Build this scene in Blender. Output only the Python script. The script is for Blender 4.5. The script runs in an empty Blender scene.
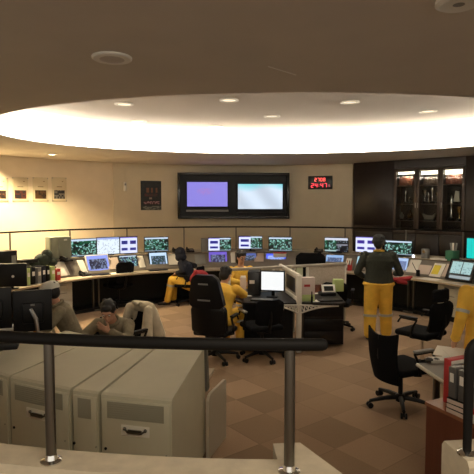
import bpy, bmesh, math, random
from mathutils import Vector, Matrix, Euler
random.seed(7)
SC = bpy.context.scene
COL = SC.collection
PI = math.pi
R_ = math.radians
# ---------------------------------------------------------------- camera
EYE = 2.15
F = 500.0
TH = R_(3.43)
cam_d = bpy.data.cameras.new('camera'); cam = bpy.data.objects.new('camera', cam_d); COL.objects.link(cam)
cam.location = (0, 0, EYE); cam.rotation_euler = (PI/2 - TH, 0, 0)
cam_d.sensor_fit = 'HORIZONTAL'; cam_d.sensor_width = 36; cam_d.lens = 36*F/474
cam_d.clip_start = .05
SC.camera = cam
SC.view_settings.view_transform = 'Standard'; SC.view_settings.exposure = 1.2
CX, CY = 0.2, 7.0            # centre of the round room

def ray(px, py):
    u = (px-237)/F; v = (237-py)/F
    return Vector((u, math.cos(TH)+v*math.sin(TH), -math.sin(TH)+v*math.cos(TH)))
def at_z(px, py, z):
    d = ray(px, py); t = (z-EYE)/d.z
    return Vector((d.x*t, d.y*t, z))
def at_y(px, py, Y):
    d = ray(px, py); t = Y/d.y
    return Vector((d.x*t, Y, EYE+d.z*t))
def at_r(px, py, R, near=False):
    d = ray(px, py)
    a = d.x**2+d.y**2; b = -2*(d.x*CX+d.y*CY); c = CX**2+CY**2-R*R
    q = math.sqrt(max(b*b-4*a*c, 0))
    t = (-b-q)/(2*a) if near else (-b+q)/(2*a)
    return Vector((d.x*t, d.y*t, EYE+d.z*t))
def ang(p): return math.atan2(p[0]-CX, p[1]-CY)
def pol(a, R, z=0): return Vector((CX+R*math.sin(a), CY+R*math.cos(a), z))

# ---------------------------------------------------------------- materials
MATS = {}
def mat(name, col, rough=.6, metal=0, noise=0, nscale=20, bump=0, emit=0, spec=.5):
    if name in MATS: return MATS[name]
    m = bpy.data.materials.new(name); m.use_nodes = True
    nt = m.node_tree; b = nt.nodes['Principled BSDF']
    c = (*col, 1)
    b.inputs['Base Color'].default_value = c
    b.inputs['Roughness'].default_value = rough
    b.inputs['Metallic'].default_value = metal
    b.inputs['Specular IOR Level'].default_value = spec
    if noise or bump:
        tc = nt.nodes.new('ShaderNodeTexCoord')
        n = nt.nodes.new('ShaderNodeTexNoise'); n.inputs['Scale'].default_value = nscale; n.inputs['Detail'].default_value = 4
        nt.links.new(tc.outputs['Object'], n.inputs['Vector'])
        if noise:
            r = nt.nodes.new('ShaderNodeValToRGB')
            r.color_ramp.elements[0].color = (*[x*(1-noise) for x in col], 1)
            r.color_ramp.elements[1].color = (*[min(1, x*(1+noise)) for x in col], 1)
            r.color_ramp.elements[0].position = .3; r.color_ramp.elements[1].position = .7
            nt.links.new(n.outputs['Fac'], r.inputs['Fac']); nt.links.new(r.outputs['Color'], b.inputs['Base Color'])
        if bump:
            bm_ = nt.nodes.new('ShaderNodeBump'); bm_.inputs['Strength'].default_value = bump; bm_.inputs['Distance'].default_value = .02
            nt.links.new(n.outputs['Fac'], bm_.inputs['Height']); nt.links.new(bm_.outputs['Normal'], b.inputs['Normal'])
    if emit:
        b.inputs['Emission Color'].default_value = c; b.inputs['Emission Strength'].default_value = emit
    MATS[name] = m
    return m
def vmat(name, emit):
    m = bpy.data.materials.new(name); m.use_nodes = True
    nt = m.node_tree; b = nt.nodes['Principled BSDF']
    a = nt.nodes.new('ShaderNodeAttribute'); a.attribute_name = 'tint'
    if emit:
        b.inputs['Base Color'].default_value = (.01, .01, .01, 1)
        nt.links.new(a.outputs['Color'], b.inputs['Emission Color']); b.inputs['Emission Strength'].default_value = emit
        b.inputs['Roughness'].default_value = .3
    else:
        nt.links.new(a.outputs['Color'], b.inputs['Base Color']); b.inputs['Roughness'].default_value = .5
    return m
M_SCR = vmat('lit_display', .50); M_PRINT = vmat('printed_paper', 0)
def glass_mat():
    m = bpy.data.materials.new('clear_glass'); m.use_nodes = True
    nt = m.node_tree; nt.nodes.clear()
    o = nt.nodes.new('ShaderNodeOutputMaterial'); mx = nt.nodes.new('ShaderNodeMixShader')
    t = nt.nodes.new('ShaderNodeBsdfTransparent'); g = nt.nodes.new('ShaderNodeBsdfGlossy')
    t.inputs['Color'].default_value = (.93, .95, .94, 1); g.inputs['Roughness'].default_value = .04
    lw = nt.nodes.new('ShaderNodeLayerWeight'); lw.inputs['Blend'].default_value = .25
    nt.links.new(lw.outputs['Fresnel'], mx.inputs['Fac']); nt.links.new(t.outputs[0], mx.inputs[1]); nt.links.new(g.outputs[0], mx.inputs[2])
    nt.links.new(mx.outputs[0], o.inputs['Surface'])
    return m
GLASS = glass_mat()
def carpet_mat():
    m = bpy.data.materials.new('carpet_tiles'); m.use_nodes = True
    nt = m.node_tree; N = nt.nodes; L = nt.links; b = N['Principled BSDF']; b.inputs['Roughness'].default_value = .95
    b.inputs['Specular IOR Level'].default_value = .15
    tc = N.new('ShaderNodeTexCoord'); mp = N.new('ShaderNodeMapping')
    mp.inputs['Rotation'].default_value = (0, 0, R_(52)); mp.inputs['Scale'].default_value = (1/.48, 1/.48, 1)
    L.new(tc.outputs['Object'], mp.inputs['Vector'])
    ck = N.new('ShaderNodeTexChecker'); ck.inputs['Scale'].default_value = 1
    ck.inputs['Color1'].default_value = (.305, .207, .132, 1); ck.inputs['Color2'].default_value = (.268, .182, .114, 1)
    L.new(mp.outputs[0], ck.inputs['Vector'])
    fl = N.new('ShaderNodeVectorMath'); fl.operation = 'FLOOR'; L.new(mp.outputs[0], fl.inputs[0])
    wn = N.new('ShaderNodeTexWhiteNoise'); L.new(fl.outputs[0], wn.inputs['Vector'])
    mr = N.new('ShaderNodeMapRange'); mr.inputs[3].default_value = .86; mr.inputs[4].default_value = 1.14; L.new(wn.outputs['Value'], mr.inputs[0])
    ns = N.new('ShaderNodeTexNoise'); ns.inputs['Scale'].default_value = 90; L.new(tc.outputs['Object'], ns.inputs['Vector'])
    mr2 = N.new('ShaderNodeMapRange'); mr2.inputs[3].default_value = .85; mr2.inputs[4].default_value = 1.15; L.new(ns.outputs['Fac'], mr2.inputs[0])
    mu = N.new('ShaderNodeMath'); mu.operation = 'MULTIPLY'; L.new(mr.outputs[0], mu.inputs[0]); L.new(mr2.outputs[0], mu.inputs[1])
    # seams
    fr = N.new('ShaderNodeVectorMath'); fr.operation = 'FRACTION'; L.new(mp.outputs[0], fr.inputs[0])
    sx = N.new('ShaderNodeSeparateXYZ'); L.new(fr.outputs[0], sx.inputs[0])
    mi = N.new('ShaderNodeMath'); mi.operation = 'MINIMUM'; L.new(sx.outputs[0], mi.inputs[0]); L.new(sx.outputs[1], mi.inputs[1])
    lt = N.new('ShaderNodeMath'); lt.operation = 'LESS_THAN'; lt.inputs[1].default_value = .018; L.new(mi.outputs[0], lt.inputs[0])
    s2 = N.new('ShaderNodeMath'); s2.operation = 'MULTIPLY_ADD'; s2.inputs[1].default_value = -.18; s2.inputs[2].default_value = 1; L.new(lt.outputs[0], s2.inputs[0])
    m3 = N.new('ShaderNodeMath'); m3.operation = 'MULTIPLY'; L.new(mu.outputs[0], m3.inputs[0]); L.new(s2.outputs[0], m3.inputs[1])
    vm = N.new('ShaderNodeVectorMath'); vm.operation = 'SCALE'; L.new(ck.outputs['Color'], vm.inputs[0]); L.new(m3.outputs[0], vm.inputs['Scale'])
    L.new(vm.outputs[0], b.inputs['Base Color'])
    bp = N.new('ShaderNodeBump'); bp.inputs['Strength'].default_value = .3; L.new(ns.outputs['Fac'], bp.inputs['Height']); L.new(bp.outputs[0], b.inputs['Normal'])
    return m
def wood_mat(name, c1, c2, rough=.35, scale=3):
    m = bpy.data.materials.new(name); m.use_nodes = True
    nt = m.node_tree; N = nt.nodes; L = nt.links; b = N['Principled BSDF']; b.inputs['Roughness'].default_value = rough
    tc = N.new('ShaderNodeTexCoord'); mp = N.new('ShaderNodeMapping'); mp.inputs['Scale'].default_value = (6, 6, .5)
    L.new(tc.outputs['Object'], mp.inputs['Vector'])
    n = N.new('ShaderNodeTexNoise'); n.inputs['Scale'].default_value = scale; n.inputs['Detail'].default_value = 6; n.inputs['Distortion'].default_value = 1.2
    L.new(mp.outputs[0], n.inputs['Vector'])
    r = N.new('ShaderNodeValToRGB'); r.color_ramp.elements[0].color = (*c1, 1); r.color_ramp.elements[1].color = (*c2, 1)
    L.new(n.outputs['Fac'], r.inputs['Fac']); L.new(r.outputs['Color'], b.inputs['Base Color'])
    return m

WALL = mat('painted_plaster_wall', (.70, .60, .455), .8, noise=.04, nscale=3, bump=.05)
CEIL = mat('ceiling_paint', (.60, .56, .51), .9, noise=.03, nscale=2)
CEIL_IN = mat('recess_ceiling_paint', (.56, .52, .48), .9)
COVE = mat('cove_white_paint', (.9, .86, .78), .9)
CARPET = carpet_mat()
COPING = mat('coping_stone', (.52, .45, .33), .55, noise=.12, nscale=14)
CREAM = mat('cream_metal_cabinet', (.57, .54, .40), .5, noise=.03, nscale=5)
CREAM_D = mat('cream_vent', (.33, .315, .235), .6)
BEIGE = mat('beige_laminate', (.47, .385, .265), .45, noise=.05, nscale=8)
CON_GREY = mat('console_grey', (.20, .175, .145), .6)
BLACK = mat('black_plastic', (.005, .005, .0055), .45, spec=.3)
BLACKM = mat('black_mesh_fabric', (.006, .006, .007), .95, noise=.3, nscale=200, spec=.15)
DARKLEATHER = mat('black_leather', (.006, .0055, .006), .42, spec=.3, bump=.15, nscale=60)
RAILM = mat('black_rail_coating', (.006, .0055, .005), .6, spec=.15)
STEEL = mat('brushed_steel', (.36, .35, .33), .3, 1)
DSTEEL = mat('dark_steel', (.19, .185, .165), .3, 1)
CHROME = mat('chrome', (.75, .75, .73), .12, 1)
WHITE = mat('white_plastic', (.72, .70, .64), .4)
PAPER = mat('white_paper', (.78, .74, .66), .8)
PINKP = mat('pinkish_paper', (.62, .50, .42), .8)
GREYP = mat('grey_plastic', (.22, .22, .21), .5)
DARKDESK = mat('dark_desk_laminate', (.011, .009, .0085), .4, spec=.3, noise=.2, nscale=8)
DARKWOOD = wood_mat('dark_wenge_wood', (.012, .0075, .0065), (.022, .0135, .011))
CABWOOD = wood_mat('dark_frame_wood', (.055, .037, .028), (.085, .058, .043))
REDWOOD = wood_mat('reddish_wood', (.10, .030, .016), (.17, .055, .03), .3)
RED = mat('red_fabric', (.27, .012, .015), .8, bump=.2, nscale=30)
REDP = mat('red_plastic', (.45, .03, .03), .45)
GREEN = mat('green_board', (.03, .16, .09), .6)
LGREEN = mat('light_green_carton', (.45, .55, .22), .6)
DGREEN = mat('dark_green_fabric', (.02, .03, .022), .85, bump=.3, nscale=25)
YELP = mat('yellow_paper', (.75, .60, .06), .7)
YELLOW = mat('yellow_workwear', (.80, .47, .055), .8, noise=.10, nscale=9, bump=.5)
NAVY = mat('navy_fabric', (.012, .013, .022), .9, bump=.3, nscale=20)
SWEATER = mat('dark_olive_knit', (.030, .032, .022), .95, noise=.25, nscale=60, bump=.3)
BEANIE = mat('dark_grey_knit', (.030, .030, .026), .95, noise=.3, nscale=90, bump=.4)
KHAKI = mat('khaki_jacket_fabric', (.22, .185, .115), .85, noise=.25, nscale=12, bump=.4)
TANJ = mat('tan_jacket_fabric', (.60, .52, .38), .85, noise=.12, nscale=10, bump=.5)
SKIN = mat('skin', (.50, .27, .17), .55)
HAIR = mat('black_hair', (.012, .010, .009), .6, noise=.3, nscale=80)
BAND = mat('reflective_band', (.42, .42, .38), .35)
SHOE = mat('black_shoe_leather', (.015, .012, .011), .45)
GOLD = mat('polished_brass', (.75, .52, .2), .25, 1)
SILVER = mat('silver_metal', (.75, .75, .75), .2, 1)
LOCKER = mat('grey_green_metal', (.24, .26, .20), .45, noise=.05, nscale=4)

# ---------------------------------------------------------------- mesh builder
class MB:
    def __init__(s): s.v = []; s.f = []; s.c = []; s.col = None
    def add(s, vs, fs, cols=None):
        n = len(s.v); s.v += [Vector(v) for v in vs]; s.f += [tuple(i+n for i in f) for f in fs]
        s.c += (cols if cols else [None]*len(fs))
        return s
    def bm(s, b, M=None):
        b.verts.ensure_lookup_table(); b.verts.index_update()
        s.add([(M @ v.co if M else v.co.copy()) for v in b.verts], [[v.index for v in f.verts] for f in b.faces]); b.free(); return s
    def box(s, c, d, bev=0, rot=None, seg=2):
        b = bmesh.new(); bmesh.ops.create_cube(b, size=1)
        for v in b.verts: v.co = Vector((v.co.x*d[0], v.co.y*d[1], v.co.z*d[2]))
        if bev: bmesh.ops.bevel(b, geom=b.edges[:], offset=min(bev, min(d)*.45), segments=seg, profile=.5, affect='EDGES')
        M = Matrix.Translation(Vector(c))
        if rot: M = M @ (rot.to_matrix().to_4x4() if isinstance(rot, Euler) else Euler(rot).to_matrix().to_4x4())
        return s.bm(b, M)
    def cyl(s, p0, p1, r0, r1=None, n=16, caps=True):
        p0 = Vector(p0); p1 = Vector(p1); r1 = r0 if r1 is None else r1
        d = (p1-p0); q = d.to_track_quat('Z', 'Y')
        vs = []
        for p, r in ((p0, r0), (p1, r1)):
            for i in range(n):
                a = 2*PI*i/n; vs.append(p + q @ Vector((r*math.cos(a), r*math.sin(a), 0)))
        fs = [(i, (i+1) % n, n+(i+1) % n, n+i) for i in range(n)]
        if caps: fs += [tuple(range(n-1, -1, -1)), tuple(range(n, 2*n))]
        return s.add(vs, fs)
    def tube(s, pts, r, n=10, closed=False):
        pts = [Vector(p) for p in pts]; m = len(pts); vs = []; up = Vector((0, 0, 1)); x = None
        for i, p in enumerate(pts):
            a = pts[(i-1) % m] if (closed or i) else p; b = pts[(i+1) % m] if (closed or i < m-1) else p
            t = (b-a).normalized()
            if x is None:
                x = t.orthogonal() if abs(t.z) > .95 else t.cross(up).normalized()
            x = (x - t*x.dot(t)).normalized(); y = t.cross(x)
            rr = r[i] if isinstance(r, (list, tuple)) else r
            for k in range(n):
                an = 2*PI*k/n; vs.append(p + x*rr*math.cos(an) + y*rr*math.sin(an))
        fs = []
        for i in range(m if closed else m-1):
            j = (i+1) % m
            for k in range(n):
                k2 = (k+1) % n; fs.append((i*n+k, i*n+k2, j*n+k2, j*n+k))
        if not closed: fs += [tuple(range(n-1, -1, -1)), tuple(range((m-1)*n, m*n))]
        return s.add(vs, fs)
    def sph(s, c, r, n=16, m=10, rot=None):
        r = (r, r, r) if not isinstance(r, (tuple, list)) else r
        b = bmesh.new(); bmesh.ops.create_uvsphere(b, u_segments=n, v_segments=m, radius=1)
        M = Matrix.Translation(Vector(c))
        if rot: M = M @ Euler(rot).to_matrix().to_4x4()
        M = M @ Matrix.Diagonal((*r, 1))
        return s.bm(b, M)
    def cap(s, p0, p1, r0, r1=None, n=14):
        r1 = r0 if r1 is None else r1
        s.cyl(p0, p1, r0, r1, n); s.sph(p0, r0, n, 8); s.sph(p1, r1, n, 8); return s
    def lathe(s, prof, c=(0, 0, 0), n=20):
        c = Vector(c); vs = []
        for r, z in prof:
            for i in range(n): a = 2*PI*i/n; vs.append(c+Vector((max(r, 1e-4)*math.cos(a), max(r, 1e-4)*math.sin(a), z)))
        fs = [(j*n+i, j*n+(i+1) % n, (j+1)*n+(i+1) % n, (j+1)*n+i) for j in range(len(prof)-1) for i in range(n)]
        fs += [tuple(range(n-1, -1, -1)), tuple(range((len(prof)-1)*n, len(prof)*n))]
        return s.add(vs, fs)
    def prism(s, poly, axis='y', a=0, b=1):
        n = len(poly); vs = []
        for t in (a, b):
            for p in poly:
                vs.append({'y': (p[0], t, p[1]), 'x': (t, p[0], p[1]), 'z': (p[0], p[1], t)}[axis])
        fs = [(i, (i+1) % n, n+(i+1) % n, n+i) for i in range(n)] + [tuple(range(n-1, -1, -1)), tuple(range(n, 2*n))]
        return s.add(vs, fs)
    def arc(s, prof, a0, a1, n=48, z=0):
        """closed (R, z) profile swept about the centre of the room"""
        k = len(prof); vs = []
        for i in range(n+1):
            a = a0+(a1-a0)*i/n
            for R, zz in prof: vs.append(pol(a, R, zz))
        fs = []
        for i in range(n):
            for j in range(k):
                j2 = (j+1) % k; fs.append((i*k+j, i*k+j2, (i+1)*k+j2, (i+1)*k+j))
        fs += [tuple(range(k-1, -1, -1)), tuple(range(n*k, (n+1)*k))]
        return s.add(vs, fs)
    def loft(s, rings):
        """rings: (centre, xaxis, yaxis, a, b)"""
        n = 20; vs = []
        for c, X, Y, a, b in rings:
            for i in range(n):
                t = 2*PI*i/n; ct, st = math.cos(t), math.sin(t)
                e = .85
                vs.append(Vector(c)+X*a*math.copysign(abs(ct)**e, ct)+Y*b*math.copysign(abs(st)**e, st))
        m = len(rings)
        fs = [(j*n+i, j*n+(i+1) % n, (j+1)*n+(i+1) % n, (j+1)*n+i) for j in range(m-1) for i in range(n)]
        fs += [tuple(range(n-1, -1, -1)), tuple(range((m-1)*n, m*n))]
        return s.add(vs, fs)
    def mesh(s, name):
        me = bpy.data.meshes.new(name); me.from_pydata([tuple(v) for v in s.v], [], s.f)
        b = bmesh.new(); b.from_mesh(me)
        if any(c is not None for c in s.c):
            lay = b.loops.layers.color.new('tint')
            for f, c in zip(b.faces, s.c):
                for l in f.loops: l[lay] = (*(c or (0, 0, 0)), 1)
        else:
            bmesh.ops.recalc_face_normals(b, faces=b.faces)
        b.to_mesh(me); b.free(); return me
    def build(s, name, m, parent=None, smooth=True, ang_=35):
        me = s.mesh(name); me.materials.append(m)
        o = bpy.data.objects.new(name, me); COL.objects.link(o)
        if smooth and len(me.polygons) > 6:
            for p in me.polygons: p.use_smooth = True
            try: me.set_sharp_from_angle(angle=R_(ang_))
            except Exception: pass
        if parent is not None: o.parent = parent
        return o
def tag(o, label, cat, group=None, kind=None):
    if label: o['label'] = label
    if cat: o['category'] = cat
    if group: o['group'] = group
    if kind: o['kind'] = kind
    return o
def thing(name, label, cat, loc=(0, 0, 0), rz=0, group=None):
    o = bpy.data.objects.new(name, None); COL.objects.link(o)
    o.empty_display_size = .1
    o.location = loc; o.rotation_euler = (0, 0, rz)
    return tag(o, label, cat, group)
def struct(name, mb, m, smooth=True, parent=None):
    o = mb.build(name, m, parent, smooth)
    if parent is None: o['kind'] = 'structure'
    return o
def copy_tree(o, parent=None):
    c = o.copy(); COL.objects.link(c)
    if parent is not None: c.parent = parent
    for ch in list(o.children): copy_tree(ch, c)
    return c
def pix(mb, w, h, nx, ny, fn, M=None, y=0):
    """coloured grid in the local XZ plane, centre at origin; fn(u,v)->rgb, v up"""
    vs = []; fs = []; cs = []
    for j in range(ny+1):
        for i in range(nx+1): vs.append(Vector((-w/2+w*i/nx, y, -h/2+h*j/ny)))
    if M: vs = [M @ v for v in vs]
    for j in range(ny):
        for i in range(nx):
            fs.append((j*(nx+1)+i, j*(nx+1)+i+1, (j+1)*(nx+1)+i+1, (j+1)*(nx+1)+i)); cs.append(fn((i+.5)/nx, (j+.5)/ny))
    mb.add(vs, fs, cs); return mb

# ---------------------------------------------------------------- setting
H = 3.25; H2 = 3.78
EX, EY, EA, EB = .68, 7.69, 4.32, 2.81      # oval recess
def ell(t, off=0, z=0): return Vector((EX+(EA+off)*math.cos(t), EY+(EB+off)*math.sin(t), z))
mb = MB(); mb.box((0, 5, -.05), (24, 26, .1)); struct('floor', mb, CARPET, False)
n = 128; mb = MB(); vs = []
for i in range(n):
    t = 2*PI*i/n; vs.append(ell(t, 0, H)); vs.append(Vector((EX+11.5*math.cos(t), EY+11.5*math.sin(t), H)))
    vs.append(ell(t, 0, H+.02)); vs.append(ell(t, .32, H+.02))
fs = []
for i in range(n):
    a = 4*i; b = 4*((i+1) % n); fs += [(a, a+1, b+1, b), (a, b, b+2, a+2), (a+2, b+2, b+3, a+3)]
mb.add(vs, fs); struct('ceiling', mb, CEIL)
mb = MB(); vs = []; fs = []
for i in range(n): t = 2*PI*i/n; vs += [ell(t, .32, H+.02), ell(t, .315, H2-.20), ell(t, .29, H2-.12), ell(t, .23, H2-.05), ell(t, .13, H2-.012), ell(t, 0, H2)]
for i in range(n):
    a = 6*i; b = 6*((i+1) % n); fs += [(a+k, b+k, b+k+1, a+k+1) for k in range(5)]
mb.add(vs, fs); struct('trim_1', mb, COVE)
mb = MB(); mb.add([ell(2*PI*i/n, .02, H2) for i in range(n)], [tuple(range(n))]); struct('ceiling_recess', mb, CEIL_IN, False)
COVE_L = mat('cove_light_glow', (1, .91, .78), emit=14)
mb = MB(); mb.tube([ell(2*PI*i/96, .17, H+.045) for i in range(96)], .018, 6, True)
tag(mb.build('cove_light', COVE_L), 'warm white light strip glowing around the oval ceiling recess', 'light')

aT0 = ang(at_r(353, 200, 6.4))
mb = MB(); mb.arc([(6.4, 0), (6.4, H), (6.65, H), (6.65, 0)], R_(-128), aT0, 90); struct('wall_back', mb, WALL)
mb = MB(); mb.arc([(7.1, 0), (7.1, H), (7.3, H), (7.3, 0)], aT0-.05, R_(128), 60); struct('wall_right', mb, WALL)
# slight pilaster step at the join with the screen wall
a1 = ang(at_r(113, 200, 6.4))
mb = MB(); mb.arc([(6.36, .55), (6.36, H), (6.41, H), (6.41, .55)], a1-.0, aT0, 60); struct('trim_2', mb, mat('screen_wall_paint', (.61, .54, .405), .8, noise=.04, nscale=3))
# raised walkway ring and steps
mb = MB(); mb.arc([(5.13, 0), (5.13, .55), (11, .55), (11, 0)], R_(-176), R_(166), 100); struct('floor_walkway', mb, CARPET)
mb = MB(); mb.arc([(5.32, 0), (5.32, .55), (11, .55), (11, 0)], R_(166), R_(184), 12); struct('floor_landing', mb, CARPET)
mb = MB(); mb.arc([(5.02, 0), (5.02, .37), (5.32, .37), (5.32, 0)], R_(169), R_(178), 8); mb.arc([(4.72, 0), (4.72, .18), (5.02, .18), (5.02, 0)], R_(169), R_(178), 8); struct('floor_steps', mb, CARPET)
# parapet
ZL = at_r(51, 461.5, 5.25, True).z
RI_L = math.hypot(at_z(0, 443, ZL).x-CX, at_z(0, 443, ZL).y-CY); RO_L = math.hypot(at_z(0, 463, ZL).x-CX, at_z(0, 463, ZL).y-CY)
print('ZL', ZL, RI_L, RO_L)
aEnd = ang(Vector((.15, 1.75))) - 2*PI if ang(Vector((.15, 1.75))) > 0 else ang(Vector((.15, 1.75)))
aR = ang(at_r(442, 441, 5.14, True))
mb = MB(); mb.arc([(5.16, .3), (5.16, ZL-.04), (5.31, ZL-.04), (5.31, .3)], R_(-181.2), R_(-90), 60); struct('wall_parapet_left', mb, WALL)
mb = MB(); mb.arc([(RI_L, ZL-.04), (RI_L, ZL), (RO_L, ZL), (RO_L, ZL-.04)], R_(-181.2), R_(-90), 60)
struct('trim_3', mb, COPING)
mb = MB()
e0 = at_z(273, 444, ZL-.003); e1 = at_z(300, 443, ZL-.003); e2 = at_z(342, 474, ZL-.003)
pl = [e0, e1, e2, Vector((e2.x+.01, 1.62, ZL)), Vector((e0.x+.02, 1.62, ZL))]
mb.prism([(p.x, p.y) for p in pl], 'z', .3, ZL-.001); struct('trim_4', mb, COPING)
ZF = 1.12
mb = MB(); mb.arc([(5.16, .3), (5.16, ZF-.04), (5.31, ZF-.04), (5.31, .3)], R_(-90), R_(110), 90); struct('wall_parapet_back', mb, WALL)
mb = MB(); mb.arc([(5.13, ZF-.04), (5.13, ZF), (5.345, ZF), (5.345, ZF-.04)], R_(-90), R_(110), 90); struct('trim_5', mb, COPING)
ZR = at_r(443, 439, 5.14, True).z
mb = MB(); mb.arc([(5.14, .3), (5.14, ZR-.02), (5.155, ZR), (5.31, ZR), (5.325, ZR-.02), (5.325, .3)], R_(110), aR, 40); struct('wall_parapet_right', mb, COPING)
mb = MB()
for R in (4.95,): mb.arc([(5.14, 0), (5.14, .1), (5.16, .1), (5.16, 0)], R_(-90), R_(110), 60)
struct('baseboard_back', mb, DARKWOOD)

# handrail: three things
ZH = 1.665
def rail(name, label, a0, a1, posts, zb, end0=None, end1=None, rr=.022, post_r=.019, npost=60):
    t = thing(name, label, 'railing', pol(a0, 5.26, 0))
    off = pol(a0, 5.26, 0)
    pts = [pol(a0+(a1-a0)*i/npost, 5.26, ZH)-off for i in range(npost+1)]
    rs = [rr]*len(pts)
    if end1 == 'down':
        last = pts[-1]; d = (pts[-1]-pts[-2]).normalized()
        for k in range(1, 6):
            q = PI/2*k/5; pts.append(last+d*.05*math.sin(q)-Vector((0, 0, .05*(1-math.cos(q))))); rs.append(rr*.9)
        pts.append(pts[-1]-Vector((0, 0, ZH-.05-zb))); rs.append(rr*.72)
    elif end1 == 'round':
        d = (pts[-1]-pts[-2]).normalized()
        pts.append(pts[-1]+d*.014); rs.append(rr*.8); pts.append(pts[-1]+d*.006); rs.append(rr*.4)
    MB().tube(pts, rs, 14).build('handrail', RAILM, t)
    for a in posts:
        p = pol(a, 5.25, 0)-off
        o = MB().cyl((p.x, p.y, zb), (p.x, p.y, ZH-.015), post_r, n=18).build('post', DSTEEL, t)
        MB().lathe([(post_r*2.1, 0), (post_r*2.1, .006), (post_r*1.25, .012), (post_r*1.05, .03)], (p.x, p.y, zb), 20).build('post_flange', CHROME, o)
    if end1 == 'down':
        p = pts[-1]; MB().lathe([(.034, 0), (.034, .006), (.02, .014)], (p.x, p.y, zb), 20).build('post_flange', CHROME, t)
    return t
pn = [ang(at_r(50.5, 420, 5.25, True)), ang(at_r(289.5, 420, 5.25, True))]
aE = ang(at_r(322, 347, 5.26, True)); aE = aE-2*PI if aE > 0 else aE
pn = [a-2*PI if a > 0 else a for a in pn]
rail('railing', 'black round handrail on steel posts along the near ledge at bottom left', R_(-100), aE, pn, ZL, end1='round', npost=70)
fp = [ang(at_r(x, 240, 5.25)) for x in (-48, 10, 70, 127, 184, 236, 290, 345, 406, 463)]
rail('railing', 'dark thin handrail running round the far side behind the monitors', R_(-100), R_(112), fp, ZF, rr=.018, post_r=.016, npost=90)
rail('railing', 'black handrail bending down into a post at the right edge', R_(112), ang(at_r(481, 400, 5.26, True)), [], ZR, end1='down', rr=.021, npost=40)

# ---------------------------------------------------------------- ceiling fittings
LMAT = mat('downlight_lens', (1, .9, .7), emit=.35)
LMATB = mat('bright_downlight_lens', (1, .85, .55), emit=14)
def downlight(px, py, z, r, label, lens=LMAT, on=True, group='round downlights in the recess'):
    p = at_z(px, py, z)
    t = thing('downlight', label, 'light', (p.x, p.y, z), 0, group)
    MB().lathe([(r, -.001), (r, -.012), (r*.93, -.02), (r*.68, -.012), (r*.66, -.001)], n=28).build('trim_ring', WHITE, t)
    MB().lathe([(r*.66, -.004), (r*.5, -.009), (r*.2, -.012), (.001, -.012)], n=24).build('lens', lens if on else GREYP, t)
    return p
names = ['nearest left', 'nearest middle', 'nearest right', 'far right edge', 'left, second row', 'centre left, rear row', 'centre right, rear row', 'behind the hanging sensor', 'rear right']
for (x, y), nm in zip([(124, 104), (229, 100), (350, 102), (428, 111), (139, 121), (216, 126), (272, 116), (305, 129), (388, 127)],
                      ['round recessed downlight nearest the left end of the oval recess', 'round recessed downlight in the front row, middle of the oval recess',
                       'round recessed downlight in the front row, right of the middle one', 'round recessed downlight nearest the right end of the oval recess',
                       'round recessed downlight behind the leftmost one in the recess', 'round recessed downlight at the back left, above the wall screens',
                       'round recessed downlight just behind the middle of the front row', 'round recessed downlight left of the hanging sensor',
                       'round recessed downlight at the back right of the recess']):
    downlight(x, y, H2, .15, nm)
downlight(52, 154, H, .11, 'bright lit round downlight over the framed notices on the left wall', LMATB, group='lit downlight by the wall')
p = at_z(112, 57, H)
t = thing('ceiling_speaker', 'large pale round ceiling disc on the dark near ceiling, upper left', 'speaker', p)
MB().lathe([(.145, -.001), (.145, -.012), (.135, -.02), (.125, -.02)], n=36).build('rim', WHITE, t)
MB().lathe([(.126, -.012), (.09, -.02), (.001, -.022)], n=36).build('grille', mat('speaker_grille', (.5, .46, .43), .7, noise=.1, nscale=150), t)
p = at_z(459, 0, H)
t = thing('ceiling_light', 'round ceiling fitting cut by the top edge at upper right', 'light', p)
MB().lathe([(.12, -.001), (.12, -.02), (.10, -.03), (.08, -.025)], n=30).build('trim_ring', WHITE, t)
MB().lathe([(.08, -.02), (.001, -.028)], n=30).build('lens', GREYP, t)
p = at_z(353, 130, H2)
t = thing('ceiling_sensor', 'small dark sensor hanging from the recess ceiling', 'sensor', p)
MB().cyl((0, 0, -.06), (0, 0, 0), .02, .03).build('stem', GREYP, t); MB().sph((0, 0, -.09), .045).build('dome', GREYP, t)
p0 = at_z(268, 66.5, H-.002); p1 = at_z(296, 75, H-.002)
tag(MB().tube([p0, (p0+p1)/2, p1], .004, 6).build('ceiling_scratch_line', WHITE), 'thin pale scratch line on the dark ceiling in front of the recess', 'strip')  # thin tube standing in for a scratch line on the ceiling

# ---------------------------------------------------------------- screens content
def rnd(i, j, s=0): return random.Random(i*7919+j*104729+s*31).random()
def c_map(seed, green=True, bar=.12):
    def f(u, v):
        if v > 1-bar: return (.75, .82, .9)
        if v < .05: return (.55, .62, .68)
        i, j = int(u*24), int(v*16)
        r = rnd(i, j, seed); r2 = rnd(i//3, j//3, seed+5)
        if r > .80: return (.55, .75, .72)
        if r2 > .5 and r > .25: return (.06, .30, .20) if green else (.08, .14, .40)
        return (.015, .05, .055) if green else (.03, .04, .14)
    return f
def c_bars(col=(.10, .10, .42)):
    def f(u, v):
        if v > .93: return (.45, .4, .75)
        for x0, x1 in ((.08, .44), (.56, .92)):
            for y0, y1 in ((.16, .34), (.58, .78)):
                if x0 < u < x1 and y0 < v < y1: return (.22, .22, .55) if rnd(int(u*40), int(v*20)) > .5 else col
        return (.86, .88, 1)
    return f
def c_split(seed):
    a = c_bars(); b = c_map(seed)
    def f(u, v):
        if u < .5:
            if v > .93: return (.45, .4, .75)
            for y0, y1 in ((.16, .34), (.58, .78)):
                if .06 < u < .42 and y0 < v < y1: return (.12, .12, .5)
            return (.86, .88, 1)
        return b(u, v)
    return f
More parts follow.
